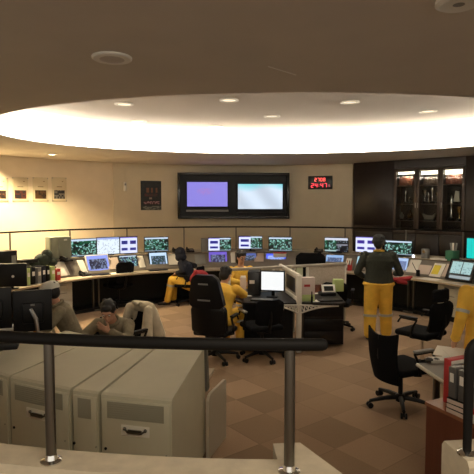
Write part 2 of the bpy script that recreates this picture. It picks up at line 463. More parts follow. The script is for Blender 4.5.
def c_doc(seed, col=(.88, .93, .98)):
    def f(u, v):
        if v > .9: return (.6, .65, .85)
        r = rnd(int(u*30), int(v*18), seed)
        return tuple(c*(.78 if r > .84 else 1) for c in col)
    return f
def c_gui(seed, frame=(.55, .62, .95), inner=(.04, .06, .2)):
    def f(u, v):
        if u < .1 or u > .9 or v > .8 or v < .12: return frame
        r = rnd(int(u*20), int(v*12), seed)
        return (.45, .5, .62) if r > .72 else inner
    return f
def c_quad(seed):
    m_ = c_map(seed)
    def f(u, v):
        if v > .86: return (.78, .8, .86)
        if u < .5: return m_(u, v*.9) if v > .1 else (.6, .7, .7)
        r = rnd(int(u*26), int(v*14), seed)
        if .47 < v < .53: return (.5, .5, .55)
        return (.5, .55, .6) if r > .8 else (.03, .04, .07)
    return f
def c_flat(c): return lambda u, v: c

def monitor(label, c, w, h, rz, content, frame=BLACK, tilt=0, stand=True, zbase=None, name='monitor', group=None, bez=.014, nx=28, ny=18, base=None):
    """c: centre of the screen; the screen faces local -Y"""
    zb = zbase if zbase is not None else c[2]-h/2-.1
    t = thing(name, label, 'monitor', (c[0], c[1], zb), rz, group)
    M = Matrix.Translation((0, 0, c[2]-zb)) @ Euler((tilt, 0, 0)).to_matrix().to_4x4()
    o = MB().box((0, .012, 0), (w+bez*2, .03, h+bez*2), .006); o.v = [M @ v for v in o.v]; o.build('housing', frame, t)
    b = MB().box((0, .035, 0), (w*.6, .03, h*.55), .01); b.v = [M @ v for v in b.v]; b.build('rear_cover', frame, t)
    pix(MB(), w, h, nx, ny, content, M, -.0045).build('screen', M_SCR, t, False)
    if stand:
        MB().box((0, .055, (c[2]-zb)/2+.01), (.05, .02, max(.03, c[2]-zb)), .005).build('stand_neck', frame, t)
        (MB().box((0, .03, .008), (min(.24, w*.5), .17, .015), .006)).build('stand_base', base or frame, t)
    return t

# ---------------------------------------------------------------- TV wall
RW = 6.36
def wall_t(px, py, R=RW): p = at_r(px, py, R); return p, -ang(p)
a_ = at_r(178, 195, RW); b_ = at_r(288.5, 195, RW); mid = (a_+b_)/2
zt = at_r(233, 173.5, RW).z; zb_ = at_r(233, 218.5, RW).z
wv = (b_-a_).length; rz = math.atan2(b_.y-a_.y, b_.x-a_.x)
yof = -.10
t = thing('screen_surround', 'wide black recessed surround holding the two wall screens', 'surround', (mid.x, mid.y, zb_), rz)
hh = zt-zb_
m_ = MB(); m_.box((0, yof+.085, hh/2), (wv, .03, hh)); m_.build('back_panel', BLACK, t)
m_ = MB()
m_.box((0, yof+.02, hh-.03), (wv, .18, .06), .004); m_.box((0, yof+.02, .03), (wv, .18, .06), .004)
m_.box((-wv/2+.03, yof+.02, hh/2), (.06, .18, hh-.1), .004); m_.box((wv/2-.03, yof+.02, hh/2), (.06, .18, hh-.1), .004)
m_.build('frame', mat('gloss_black', (.010, .011, .010), .2), t)
Mi = Matrix.Rotation(-rz, 4, 'Z') @ Matrix.Translation(-Vector((mid.x, mid.y, zb_)))
Mt = Matrix.Translation(Vector((mid.x, mid.y, zb_))) @ Matrix.Rotation(rz, 4, 'Z')
def loc_tv(px, py):
    d = Mi.to_3x3() @ ray(px, py); o = Mi @ Vector((0, 0, EYE)); k = (yof-.02-o.y)/d.y; return o+d*k
def wall_tv(x0, x1, y0, y1, label, fn):
    p = loc_tv(x0, y0); q = loc_tv(x1, y1); c = Mt @ Vector(((p.x+q.x)/2, yof-.01, (p.z+q.z)/2))
    w = q.x-p.x; h = p.z-q.z
    t = thing('wall_television', label, 'television', (c.x, c.y, c.z), rz)
    MB().box((0, .025, 0), (w+.07, .05, h+.07), .01).build('housing', BLACK, t)
    pix(MB(), w, h, 36, 24, fn, None, -.003).build('screen', M_SCR, t, False)
    MB().box((0, .0, -h/2-.11), (w+.05, .05, .05), .01).build('sound_bar', GREYP if x0 < 200 else BLACK, t)
    MB().box((0, .07, 0), (.4, .06, .3), .01).build('wall_bracket', BLACK, t)
def f1(u, v):
    d = max(0, 1-((u-.45)**2*18+(v-.62)**2*40)); e = 1 if rnd(int(u*36), int(v*24), 3) > .6 else .3
    return (.50+.14*d*e, .47-.03*d*e, .83-.1*d*e)
wall_tv(187, 227.5, 182, 206.5, 'left wall screen showing a plain lilac blue picture', f1)
def f2(u, v):
    k = max(0, min(1, (v-.74+.08*math.sin(u*7))/.35)); s = .95-.06*math.sin(u*9+v*4)
    return (.80*s*(1-k)+.42*k, .86*s*(1-k)+.80*k, .93*s*(1-k)+.84*k)
wall_tv(238, 282.5, 184, 209, 'right wall screen showing a white and pale turquoise picture', f2)
# clock
p, rz = wall_t(320, 182.6); sc_ = p.y/500
t = thing('digital_clock', 'black wall clock with red glowing digits right of the screens', 'clock', (p.x, p.y-.03, p.z), rz)
w, h = 24*sc_, 13.2*sc_
MB().box((0, .02, 0), (w, .06, h), .01).build('case', mat('clock_case', (.012, .018, .014), .3), t)
REDL = mat('red_led', (1, .06, .09), emit=.9); REDO = mat('orange_red_led', (1, .12, .1), emit=.8)
SEG = {'0': 'abcdef', '1': 'bc', '2': 'abged', '4': 'fgbc', '7': 'abc', '8': 'abcdefg', '9': 'abcdfg', '5': 'afgcd'}
def digit(mb, ch, cx, cz, w, h, th):
    P = {'a': ((0, h/2), 1), 'g': ((0, 0), 1), 'd': ((0, -h/2), 1), 'f': ((-w/2, h/4), 0), 'b': ((w/2, h/4), 0), 'e': ((-w/2, -h/4), 0), 'c': ((w/2, -h/4), 0)}
    for s_ in SEG[ch]:
        (x, z), hor = P[s_]
        mb.box((cx+x, -.013, cz+z), ((w, .006, th) if hor else (th, .006, h/2)))
m_ = MB()
for i, ch in enumerate('24'): digit(m_, ch, -.20+i*.095, -.075, .052, .10, .013)
for i, ch in enumerate('47'): digit(m_, ch, .045+i*.095, -.075, .052, .10, .013)
m_.box((-.03, -.013, -.055), (.012, .006, .014)); m_.box((-.03, -.013, -.095), (.012, .006, .014))
m_.build('time_digits', REDL, t)
m_ = MB()
for i, ch in enumerate('2708'): digit(m_, ch, -.12+i*.075, .075, .043, .08, .012)
m_.build('date_digits', REDO, t)
m_ = MB(); digit(m_, '5', .235, -.085, .03, .05, .008); m_.build('seconds_digit', mat('dim_led', (.4, .12, .14), emit=.7), t)

# notices on the left wall
lab = ['white framed notice with a photo, cut by the left edge', 'white framed notice with a reddish photo, second from the left edge',
       'white framed notice with a brown and green photo, third from the left edge', 'white framed notice with a dark landscape photo, rightmost on the left wall']
tints = [((.10, .06, .05), (.35, .22, .14)), ((.30, .13, .08), (.10, .09, .12)), ((.30, .20, .07), (.14, .08, .04)), ((.12, .12, .14), (.45, .43, .40))]
for i, (x0, x1) in enumerate(((-7, 7), (13, 27.5), (33.5, 47.5), (52.5, 66))):
    p, rz = wall_t((x0+x1)/2, 189.5, 6.395); de = math.cos(abs(rz)-abs(math.atan((x0-237)/500)))
    w = (x1-x0)*p.y/500/max(.5, de)*.93; h = 21.5*p.y/500
    t = thing('framed_notice', lab[i], 'picture', (p.x, p.y, p.z), rz, 'framed notices on the left wall')
    A, B = tints[i]
    MB().box((0, .0, 0), (w*1.1, .012, h*1.12), .003).build('acrylic_backing', mat('acrylic', (.62, .54, .38), .2), t)
    def fn(u, v, A=A, B=B, i=i):
        if v < .46 and v > .08 and .08 < u < .92: return A if rnd(int(u*9), int(v*12), i+3) > .5 else B
        if .6 < v < .66 and .3 < u < .7: return (.5, .42, .35)
        if .70 < v < .73 and .3 < u < .6: return (.62, .55, .45)
        if .85 < v < .9 and .72 < u < .82: return (.5, .4, .3)
        return (.80, .74, .62)
    pix(MB(), w, h, 20, 28, fn, None, -.009).build('printed_sheet', M_PRINT, t, False)
    m_ = MB()
    for sx in (-1, 1):
        for sz in (-1, 1): m_.cyl((sx*w*.51, -.02, sz*h*.52), (sx*w*.51, .0, sz*h*.52), .012, n=8)
    m_.build('standoff_bolts', STEEL, t)
# poster
p, rz = wall_t(151, 195.5); w = 20*p.y/500*1.02; h = 28.5*p.y/500
t = thing('wall_poster', 'dark printed poster with rows of faces on the wall left of the screens', 'poster', (p.x, p.y, p.z), rz)
def fn(u, v):
    r = rnd(int(u*18), int(v*26), 9)
    if .6 < v < .78 and .2 < u < .85 and (int(u*18) % 4) in (1, 2): return (.42, .24, .13)
    if .48 < v < .56 and .2 < u < .8: return (.30, .10, .08) if r > .4 else (.2, .15, .12)
    if .2 < v < .3 and .15 < u < .9: return (.55, .40, .42) if r > .4 else (.25, .06, .07)
    if v < .13 and u > .1: return (.42, .42, .38) if r > .4 else (.2, .22, .2)
    if .36 < v < .44 and .42 < u < .55: return (.5, .42, .36)
    return tuple(c*(.6+.9*r) for c in (.075, .085, .075))
MB().box((0, 0, 0), (w*1.03, .012, h*1.02), .003).build('backing_board', BLACK, t)
pix(MB(), w, h, 22, 30, fn, None, -.008).build('printed_sheet', M_PRINT, t, False)
p, rz = wall_t(125, 186.5); t = thing('wall_thermostat', 'small white upright box on the wall left of the poster', 'thermostat', (p.x, p.y, p.z), rz)
MB().box((0, -.01, 0), (.075, .035, .22), .01).build('cover', WHITE, t); MB().box((0, -.03, .05), (.04, .004, .05)).build('display_window', GREYP, t)

# ---------------------------------------------------------------- display cabinet
A = at_r(353.5, 200, 6.22); B = at_r(500, 200, 6.22); A.z = B.z = 0
L = (B-A).length; rz = math.atan2(B.y-A.y, B.x-A.x)
Mc = Matrix.Translation(A) @ Matrix.Rotation(rz, 4, 'Z'); Mci = Mc.inverted()
def cab(px, py):
    d = Mci.to_3x3() @ ray(px, py); o = Mci @ Vector((0, 0, EYE)); k = -o.y/d.y; q = o+d*k; return q.x, q.z
t = thing('display_cabinet', 'tall dark wood built-in cabinet with three glass doors and lit shelves', 'cabinet', A, rz)
D = .42; xs = [cab(x, 200)[0] for x in (394, 416.8, 440.2, 465)]
z0, z1 = .55, H-.005; gt = cab(430, 168)[1]; gb = 1.55
m_ = MB()
m_.box((xs[0]/2, D/2, (z0+z1)/2), (xs[0], D, z1-z0), .004)                 # solid left wing
m_.box(((xs[3]+L)/2, D/2, (z0+z1)/2), (L-xs[3], D, z1-z0), .004)
m_.box(((xs[0]+xs[3])/2, D/2, (gt+.02+z1)/2), (xs[3]-xs[0], D, z1-gt-.02))
m_.box(((xs[0]+xs[3])/2, D/2, (z0+gb)/2), (xs[3]-xs[0], D, gb-z0))
for x in xs[1:3]: m_.box((x, D/2, (gb+gt)/2), (.03, D-.04, gt-gb))
m_.box(((xs[0]+xs[3])/2, D-.01, (gb+gt)/2), (xs[3]-xs[0], .02, gt-gb))
m_.build('carcass', DARKWOOD, t)
m_ = MB(); zz = cab(373, 228)[1]
m_.box((xs[0]/2, -.008, (zz+z1-.25)/2+.03), (xs[0]-.06, .016, z1-zz-.32), .004); m_.box((xs[0]/2, -.008, (z0+zz)/2-.03), (xs[0]-.06, .016, zz-z0-.12), .004)
m_.build('side_panel', DARKWOOD, t)
shz = [cab(430, y)[1] for y in (184.5, 203.5, 221)]
SC_L2 = []; LS = mat('glass_reflection_glow', (1, .88, .66), emit=2.2)  # emissive strips imitate the white reflection at the top of the glass
for k in range(3):
    xa, xb = xs[k], xs[k+1]; xm = (xa+xb)/2; wd = xb-xa-.01
    d = MB(); fw = .055
    d.box((xa+fw/2+.005, -.012, (gb+gt)/2), (fw, .03, gt-gb), .003); d.box((xb-fw/2-.005, -.012, (gb+gt)/2), (fw, .03, gt-gb), .003)
    d.box((xm, -.012, gt-fw/2), (wd, .03, fw), .003); d.box((xm, -.012, gb+fw/2), (wd, .03, fw), .003)
    do = d.build('door', CABWOOD, t)
    MB().box((xm, -.008, (gb+gt)/2), (wd-2*fw, .006, gt-gb-2*fw)).build('glass_pane', GLASS, do)
    MB().box((xb-.02 if k < 1 else xa+.035, -.035, (gb+gt)/2-.1), (.012, .015, .12), .003).build('handle', STEEL, do)
    for z in shz: MB().box((xm, D/2, z-.01), (wd-.04, D-.08, .02)).build('shelf', CABWOOD, t)
    pl_ = Mc @ Vector((xm, .18, gt-.16)); SC_L2.append(pl_); MB().box((xm, .07, gt-.055-[.06, .085, .10][k]/2), (wd-.13, .02, [.05, .075, .09][k])).build('reflection_strip', LS, t)
    # lower cupboards
    MB().box((xm, -.012, (z0+gb)/2), (wd-.01, .024, gb-z0-.06), .004).build('cupboard_door', DARKWOOD, t)
def cup(pr, x, z, label, mtl, nm='trophy', y=.2, sc=1):
    P = Mc @ Vector((x, y, z)); t2 = thing(nm, label, 'trophy', P, rz, 'trophies and ornaments in the display cabinet')
    MB().lathe([(r*sc, q*sc) for r, q in [(.045, 0), (.045, .04), (.03, .045)]], n=16).build('plinth', BLACK, t2)
    MB().lathe([(r*sc, q*sc) for r, q in pr], n=16).build('cup', mtl, t2)
C1 = [(.02, .04), (.010, .10), (.012, .13), (.04, .17), (.055, .25), (.05, .25), (.01, .18)]
C2 = [(.03, .04), (.018, .06), (.014, .20), (.03, .24), (.02, .30), (.008, .34)]
C3 = [(.03, .04), (.05, .08), (.06, .12), (.03, .17), (.015, .2), (.025, .22)]
def cx(px): return cab(px, 200)[0]
s0, s1, s2 = shz[1], shz[2], gb
cup(C2, cx(402), s0, 'slim silver trophy on the left cabinet shelf', SILVER)
cup(C3, cx(406.5), s0, 'short silver trophy, middle of the left cabinet shelf', SILVER, sc=.7)
cup(C3, cx(411), s0, 'small brass ornament at the right of the left cabinet shelf', GOLD, sc=.6)
cup(C1, cx(421.5), s0, 'silver cup at the left of the middle cabinet shelf', SILVER, sc=1.25)
cup(C2, cx(425), s0, 'small silver figure beside the tall one in the middle cabinet', SILVER, sc=.8)
cup(C2, cx(429), s0, 'tallest silver trophy in the middle glass door', SILVER, sc=1.3)
cup(C1, cx(434.5), s0, 'brass cup at the right of the middle cabinet shelf', GOLD, sc=1)
cup(C2, cx(448.5), s1, 'tall slim silver trophy low in the right cabinet', SILVER, sc=1.7)
cup(C1, cx(457), s1, 'brass cup on the lower right cabinet shelf', GOLD, sc=1.3)
cup(C3, cx(398.5), s1, 'round bowl ornament low in the left cabinet', GREYP, sc=.9)
cup(C3, cx(407), s1, 'dark carved ornament low in the left cabinet', GOLD, sc=1.1)
# plates / frames in the cabinet
for px, z, ww, hh_, lb, mm in ((426, s1, .34, .20, 'open ship shaped ornament on the lower middle cabinet shelf', CON_GREY), (453.5, s0, .13, .26, 'pale upright glass award in the right cabinet', WHITE),
                          (403, shz[0], .32, .22, 'red brown books standing on the top left cabinet shelf', REDWOOD), (428, shz[0], .34, .18, 'dark book row on the top middle cabinet shelf', CABWOOD), (452, shz[0], .40, .24, 'red brown books on the top right cabinet shelf', REDWOOD)):
    P = Mc @ Vector((cx(px), .22, z)); t2 = thing('ornament' if 'book' not in lb else 'book_set', lb, 'ornament' if 'book' not in lb else 'books', P, rz)
    if 'book' in lb:
        for q in range(7): MB().box((-ww/2+ww/7*(q+.5), 0, hh_*(.46+.03*(q % 2))), (ww/7*.9, .16, hh_*(.92+.06*(q % 2))), .003).build('book', mm, t2)
    else:
        MB().prism([(-ww/2, hh_*.9), (-ww*.3, .03), (ww*.3, .03), (ww/2, hh_), (ww*.2, hh_*.6), (-ww*.2, hh_*.65)] if ww > .2 else [(-ww/2, .04), (ww/2, .04), (ww*.4, hh_), (-ww*.2, hh_*1.08)], 'y', -.03, .03).build('body', mm, t2)
        MB().box((0, 0, .015), (ww*.7, .1, .03), .004).build('foot', BLACK, t2)
SC_L = []

# ---------------------------------------------------------------- far console (curved desk)
AL, AR_ = R_(-84), R_(95)
t = thing('control_console', 'long curved control desk with pale worktop around the far side', 'desk', (CX, CY, 0))
def arcl(mbx):
    for v in mbx.v: v -= Vector((CX, CY, 0))
    return mbx
arcl(MB().arc([(4.25, .72), (4.25, .75), (4.64, .75), (4.64, .72)], AL, AR_, 80)).build('worktop', BEIGE, t)
arcl(MB().arc([(4.235, .715), (4.235, .748), (4.252, .748), (4.252, .715)], AL, AR_, 80)).build('edge_strip', mat('worktop_edge', (.42, .33, .21), .5), t)
arcl(MB().arc([(4.62, .70), (4.62, .775), (4.88, 1.075), (5.08, 1.075), (5.08, .70)], AL, AR_, 80)).build('sloped_housing', CON_GREY, t)
arcl(MB().arc([(4.86, 1.075), (4.85, 1.09), (5.09, 1.09), (5.09, 1.075)], AL, AR_, 80)).build('top_shelf', mat('shelf_tan', (.42, .35, .26), .5), t)
arcl(MB().arc([(4.85, .05), (4.85, .72), (4.9, .72), (4.9, .05)], AL, AR_, 80)).build('knee_panel', mat('dark_green_panel', (.018, .018, .015), .7, spec=.2), t)
arcl(MB().arc([(4.5, 0), (4.5, .07), (4.9, .07), (4.9, 0)], AL, AR_, 80)).build('plinth', BLACK, t)
def slope(px, s, lift=0):
    R = 4.62+.26*s; z = .775+.30*s
    p = at_r(px, 260, R); p.z = z
    a = ang(p); tl = math.atan2(.30, .26)
    nrm = Vector((-math.sin(a)*math.sin(tl), -math.cos(a)*math.sin(tl), math.cos(tl)))
    return p+nrm*lift, -a, tl
TLT = math.atan2(.26, .30)            # lean back of sloped face from vertical
def dcos(px, rz): return max(.55, math.cos(-rz-math.atan((px-237)/500)))
UP = [(71, 96, 239, 256, c_map(1), 'monitor with a green map picture, leftmost of the upper row', 0),
 (97.5, 119, 237.5, 254, c_doc(2), 'monitor with a white page right of the leftmost map monitor', 0),
 (120.5, 137, 237, 253, c_bars(), 'monitor with four blue bars on white, left of the far teal map', 1),
 (145, 168, 237.5, 251, c_map(4), 'single map monitor below the wall poster', 0),
 (208.5, 230.5, 238, 250.5, c_split(5), 'split monitor, blue bars beside a map, below the left wall screen', 0),
 (239, 262, 236.5, 248.5, c_split(6), 'monitor with bars and blue columns below the right wall screen', 0),
 (269, 291.5, 237.5, 250.5, c_map(7), 'blue green map monitor right of the bar monitors', 0),
 (325, 347.5, 238, 251.5, c_quad(8), 'split green and dark monitor standing below the digital clock side', 0),
 (356, 376, 237, 252, c_bars((.25, .1, .55)), 'white monitor with purple bars left of the standing man', 1),
 (385.5, 411, 241, 254.5, c_map(10), 'map monitor right of the standing man', 0),
 (468, 496, 239, 259.5, c_flat((.02, .75, .72)), 'monitor with a plain bright cyan screen at the right edge', 0)]
for x0, x1, y0, y1, fn, lb, wh in UP:
    R = 4.97; p = at_r((x0+x1)/2, (y0+y1)/2, R); rz = -ang(p)
    w = (x1-x0)*p.y/500/dcos((x0+x1)/2, rz); h = (y1-y0)*p.y/500
    monitor(lb, p, w, h, rz, fn, zbase=1.09, group='upper row monitors on the console')
def c6(u, v):
    return (.16, .18, .5) if (u > .55 and int(u*28) % 3 and .12 < v < .85) else c_split(6)(u*.9, v)
LOW = [(88, 108.5, 258.5, 273.5, c_gui(1), 'tilted lower display with white blue frame below the white page monitor', WHITE, .5),
 (120.5, 137, 259, 271.5, c_map(12, False, .1), 'tilted dark lower display below the four bar monitor', BLACK, .5),
 (150, 167, 256, 269.5, c_gui(3, (.75, .85, .95), (.04, .2, .2)), 'tilted lower display with pale frame below the single map monitor', BLACK, .55),
 (209, 227, 253.5, 266, c_gui(4, (.42, .34, .75), (.14, .10, .28)), 'tilted purple lower display below the split monitor', CON_GREY, .55),
 (241, 256, 253.5, 263, c_gui(5, (.30, .36, .62), (.05, .10, .14)), 'tilted lower display behind the woman with glasses', CON_GREY, .6),
 (266, 286, 254, 262.5, c_gui(6, (.30, .38, .95), (.60, .68, .95)), 'tilted bright blue lower display below the blue green map', CON_GREY, .65),
 (326, 343, 255.5, 266, c_gui(7, (.55, .68, .85), (.25, .32, .45)), 'tilted pale blue lower display right of the round chair back', CON_GREY, .6),
 (357, 372, 257, 268, c_gui(8, (.6, .75, .8), (.15, .3, .3)), 'tilted pale lower display left of the standing man', CON_GREY, .55),
 (393, 407, 258.5, 271, c_gui(9, (.65, .75, .9), (.35, .42, .6)), 'tilted pale lower display at the right side of the standing man', CON_GREY, .5)]
for x0, x1, y0, y1, fn, lb, fm, s in LOW:
    q, rz, tl = slope((x0+x1)/2, s, .035); p = at_r((x0+x1)/2, (y0+y1)/2, math.hypot(q.x-CX, q.y-CY)); 
    w = (x1-x0)*p.y/500/dcos((x0+x1)/2, rz); h = (y1-y0)*p.y/500*1.12
    monitor(lb, Vector((p.x, p.y, max(p.z, .78+h/2))), w, h, rz, fn, frame=fm, tilt=-.42, stand=False, zbase=q.z, nx=22, ny=14, group='tilted lower displays on the console', bez=.022)
# laptop-like wide display at the right
p = at_r(461, 270, 4.6); rz = -ang(p)
def f(u, v):
    if v < .16: return (.55, .6, .62) if .1 < u < .95 else (.01, .01, .01)
    if .08 < u < .5 and .25 < v < .92 or .54 < u < .93 and .3 < v < .92: return (.60, .74, .74) if rnd(int(u*24), int(v*20), 5) < .8 else (.48, .6, .62)
    return (.02, .03, .04)
monitor('wide black display with two pale pages on the desk at right', Vector((p.x, p.y, p.z)), 22*p.y/500/dcos(461, rz), .36, rz, f, frame=BLACK, tilt=-.45, stand=False, zbase=.78, bez=.03)

# papers and small things on slope / worktop
def sheet_on_slope(px, s, w, h, m, label, cat='paper', name='document', th=.006, group=None):
    p, rz, tl = slope(px, s, .012+th/2)
    t = thing(name, label, cat, p, rz, group)
    MB().box((0, 0, 0), (w, h, th), .001, rot=(tl, 0, 0)).build('sheet', m, t)
    return t, tl
sheets = [(61.5, .45, .22, .34, PAPER, 'white paper file leaning on the slope left of the grey keypad'), (76, .4, .26, .36, CON_GREY, 'brown grey binder leaning between the two white files'),
 (82, .45, .14, .34, PAPER, 'narrow white folder right of the brown grey binder'), (113, .5, .26, .3, PINKP, 'tan paper sheet between the two leftmost lower displays'),
 (141, .5, .14, .32, PAPER, 'cream sheet between the dark display and the pale one'), (173.5, .55, .26, .3, PAPER, 'cream sheet right of the pale framed lower display'),
 (200, .5, .24, .26, GREYP, 'grey document tray left of the purple display'), (233, .6, .1, .3, PAPER, 'white strip of paper right of the purple display'), (259, .6, .22, .24, PINKP, 'pinkish sheet right of the woman with glasses'),
 (348.5, .4, .12, .26, PAPER, 'white booklet standing left of the purple bar monitor'), (414, .5, .24, .32, PAPER, 'cream sheet pinned right of the standing man'),
 (424, .35, .30, .22, PINKP, 'tan sheet between the cream sheet and yellow one'), (438, .4, .24, .32, PAPER, 'cream sheet behind the yellow note'), (448, .45, .14, .3, PINKP, 'pinkish sheet left of the wide black display')]
for s_ in sheets: sheet_on_slope(*s_)
sheet_on_slope(436.5, .42, .145, .22, YELP, 'bright yellow note on a cream sheet at the right', name='sticky_note')[0].location.y -= .012
def on_top(px, R, z): p = at_r(px, 250, R); p.z = z; return p, -ang(p)
def boxthing(name, label, cat, px, R, z, d, m, bev=.006, extra=None, rzo=0):
    p, rz = on_top(px, R, z); t = thing(name, label, cat, p, rz+rzo)
    MB().box((0, 0, d[2]/2), d, bev).build('body', m, t)
    if extra: extra(t, d)
    return t
def phone(px, R, z, label, rzo=0, col=BLACK):
    p, rz = on_top(px, R, z); t = thing('desk_phone', label, 'telephone', p, rz+rzo)
    MB().prism([(-.1, 0), (.1, 0), (.1, .075), (-.1, .03)], 'x', -.09, .09).build('base', col, t)
    m_ = MB().cap((-.06, -.07, .075), (-.06, .07, .10), .014); m_.sph((-.06, -.08, .065), (.024, .03, .022)); m_.sph((-.06, .085, .09), (.024, .03, .022)); h_ = m_.build('handset', col, t)
    m_ = MB()
    for i in range(3):
        for j in range(4): m_.box((.0+i*.028, -.06+j*.03, .045+j*.007), (.018, .018, .01))
    m_.build('keypad', GREYP, t)
    return t
phone(176.5, 4.97, 1.09, 'black desk phone on the shelf right of the single map monitor')
phone(66, 4.8, 1.05, 'black desk phone in front of the grey metal tower', rzo=.2)
phone(318.5, 4.97, 1.09, 'black desk phone on the shelf left of the split green monitor')
phone(190, 4.97, 1.09, 'black desk phone on the shelf above the seated person in the hood', col=BLACK)
boxthing('speaker_box', 'dark grey box left of the split bar monitor', 'speaker', 204.5, 4.95, 1.09, (.16, .16, .32), GREYP, extra=lambda t, d: MB().lathe([(.04, 0), (.03, .01), (.01, .004)], n=16).build('cone', BLACK, t))
def tower(t, d):
    MB().box((0, -d[1]/2-.004, d[2]/2), (d[0]*.92, .01, d[2]*.94), .003).build('front_cover', LOCKER, t)
    MB().box((-.06, -d[1]/2-.011, d[2]/2), (.006, .006, d[2]*.8)).build('seam', GREYP, t)
    MB().box((d[0]*.2, -d[1]/2-.012, d[2]*.85), (.07, .006, .025)).build('badge', WHITE, t)
boxthing('metal_tower', 'tall grey green metal case standing behind the left end of the console', 'computer case', 58.5, 5.0, 1.09, (.48, .2, .46), LOCKER, .02, tower)
# left clutter
boxthing('equipment_box', 'black equipment box at the far left on the console', 'box', 3, 4.95, 1.09, (.42, .24, .26), BLACK, .01, lambda t, d: MB().box((.12, -.13, .1), (.1, .008, .14)).build('label_plate', GREYP, t))
def led(t, d): MB().cyl((.02, -d[1]/2-.012, d[2]*.45), (.02, -d[1]/2+.002, d[2]*.45), .022).build('round_badge', WHITE, t)
p = at_z(9, 290, .75); t = thing('monitor', 'black monitor seen from behind with a white round mark at the left edge', 'monitor', (p.x, p.y+.1, .75), .25)
MB().box((0, 0, .24), (.50, .05, .40), .015).build('housing', BLACK, t); MB().cyl((.03, -.035, .22), (.03, -.02, .22), .022).build('round_badge', WHITE, t)
MB().box((0, .02, .05), (.06, .04, .1), .005).build('stand_neck', BLACK, t); MB().box((0, .02, .008), (.22, .16, .016), .005).build('stand_base', BLACK, t)
def binder(px, R, z, w, dd, h, m, label, rzo=0, sp=PAPER):
    p, rz = on_top(px, R, z); t = thing('ring_binder', label, 'binder', p, rz+rzo)
    m_ = MB(); m_.box((-w/2+.003, 0, h/2), (.006, dd, h), .001); m_.box((w/2-.003, 0, h/2), (.006, dd, h), .001); m_.box((0, -dd/2, h/2), (w, .006, h), .001)
    m_.build('cover', m, t); MB().box((0, .01, h/2), (w-.016, dd-.04, h*.9)).build('pages', PAPER, t)
    MB().box((0, -dd/2-.004, h*.62), (w*.7, .002, h*.25)).build('spine_label', sp, t)
binder(23, 4.5, .75, .07, .25, .30, LGREEN, 'pale green binder, first right of the black monitor back')
binder(28, 4.5, .75, .08, .25, .31, BLACK, 'black binder, second right of the black monitor back')
binder(33.5, 4.5, .75, .09, .25, .29, GREYP, 'grey binder in the file row at left', .15)
binder(39, 4.5, .75, .07, .25, .31, NAVY, 'dark blue binder in the file row at left')
binder(43.5, 4.5, .75, .06, .25, .30, BLACK, 'slim black binder in the file row at left')
binder(48.5, 4.5, .75, .08, .25, .28, LGREEN, 'pale green file next to the red file')
binder(54.5, 4.5, .75, .09, .22, .22, REDP, 'small red file on the worktop at left')
# dark bag on shelf
p, rz = on_top(42, 4.85, 1.0); t = thing('cloth_bag', 'dark green slumped bag lying on top of the files at left', 'bag', p, rz)
m_ = MB(); m_.sph((0, 0, .12), (.17, .12, .13)); m_.sph((.1, 0, .2), (.12, .09, .12)); m_.sph((-.16, 0, .07), (.12, .1, .08)); m_.sph((.2, 0, .05), (.13, .1, .09)); m_.build('fabric', DGREEN, t)
MB().tube([(-.05, -.05, .2), (0, -.08, .30), (.08, -.05, .31), (.14, -.02, .25)], .012, 8).build('strap', BLACK, t)
boxthing('document_case', 'black flat case lying beside the dark green bag', 'case', 27, 4.85, 1.09, (.34, .2, .07), BLACK)
phone(84.5, 4.52, .75, 'black phone handset set standing left of the white framed display')
# right side of far console
boxthing('file_holder', 'green magazine holder standing on the shelf at right', 'file holder', 452.5, 4.97, 1.09, (.17, .22, .20), GREEN, .004, lambda t, d: [MB().box((x, .02, .25), (.04, .01, .2), .003, rot=(0, .15*i_, 0)).build('document', GREYP if i_ else PAPER, t) for i_, x in ((-1, -.04), (0, .0), (1, .06))])
boxthing('small_desk_camera', 'small pale webcam unit on the shelf left of the green holder', 'camera', 425.5, 5.0, 1.09, (.14, .12, .2), GREYP, .02, lambda t, d: MB().cyl((0, -.08, .14), (0, -.05, .14), .03).build('lens', SILVER, t))
boxthing('paper_stack', 'stack of loose white papers on the shelf at right', 'papers', 441, 4.95, 1.09, (.36, .2, .03), PAPER, .003)
boxthing('white_cup', 'small white cup by the cyan screen', 'cup', 463, 4.8, 1.0, (.05, .05, .11), WHITE, .02)
boxthing('desk_lamp_small', 'tiny glowing white lamp right of the map monitor', 'lamp', 413.5, 4.93, 1.09, (.05, .05, .06), mat('small_glow', (.9, .9, 1), emit=1.5), .02)
boxthing('tissue_box', 'red topped box on the shelf right of the blue display', 'box', 280, 4.75, .98, (.30, .12, .09), WHITE, .01, lambda t, d: MB().box((0, 0, .1), (.3, .12, .03), .005).build('lid', REDP, t))
p, rz = on_top(418.5, 4.6, .76); t = thing('pen_cup', 'black pen cup with a pen on the right worktop', 'pen holder', p, rz)
MB().lathe([(.035, 0), (.037, .12), (.032, .12), (.03, .01)], n=16).build('cup', BLACK, t); MB().cyl((0, 0, .03), (-.13, .0, .26), .006).build('pen', BLACK, t)
for px, R, lb, m in ((430, 4.42, 'loose cream papers lying on the worktop right of the pen cup', PAPER), (118, 4.45, 'loose papers lying on the worktop under the dark display', PAPER), (88, 4.42, 'loose sheet on the worktop below the brown binder', PINKP)):
    p, rz = on_top(px, R, .751); t = thing('loose_papers', lb, 'papers', p, rz)
    for k in range(3): MB().box((k*.09-.09, .0, .002+k*.002), (.21, .26, .002), rot=(0, 0, .2*k-.2)).build('sheet', m, t)
boxthing('keyboard', 'dark keyboard on the worktop under the leftmost lower display', 'keyboard', 100, 4.42, .752, (.42, .14, .02), BLACK, .004)
boxthing('keyboard', 'dark keyboard on the worktop under the pale framed display', 'keyboard', 158, 4.42, .752, (.42, .14, .02), BLACK, .004)
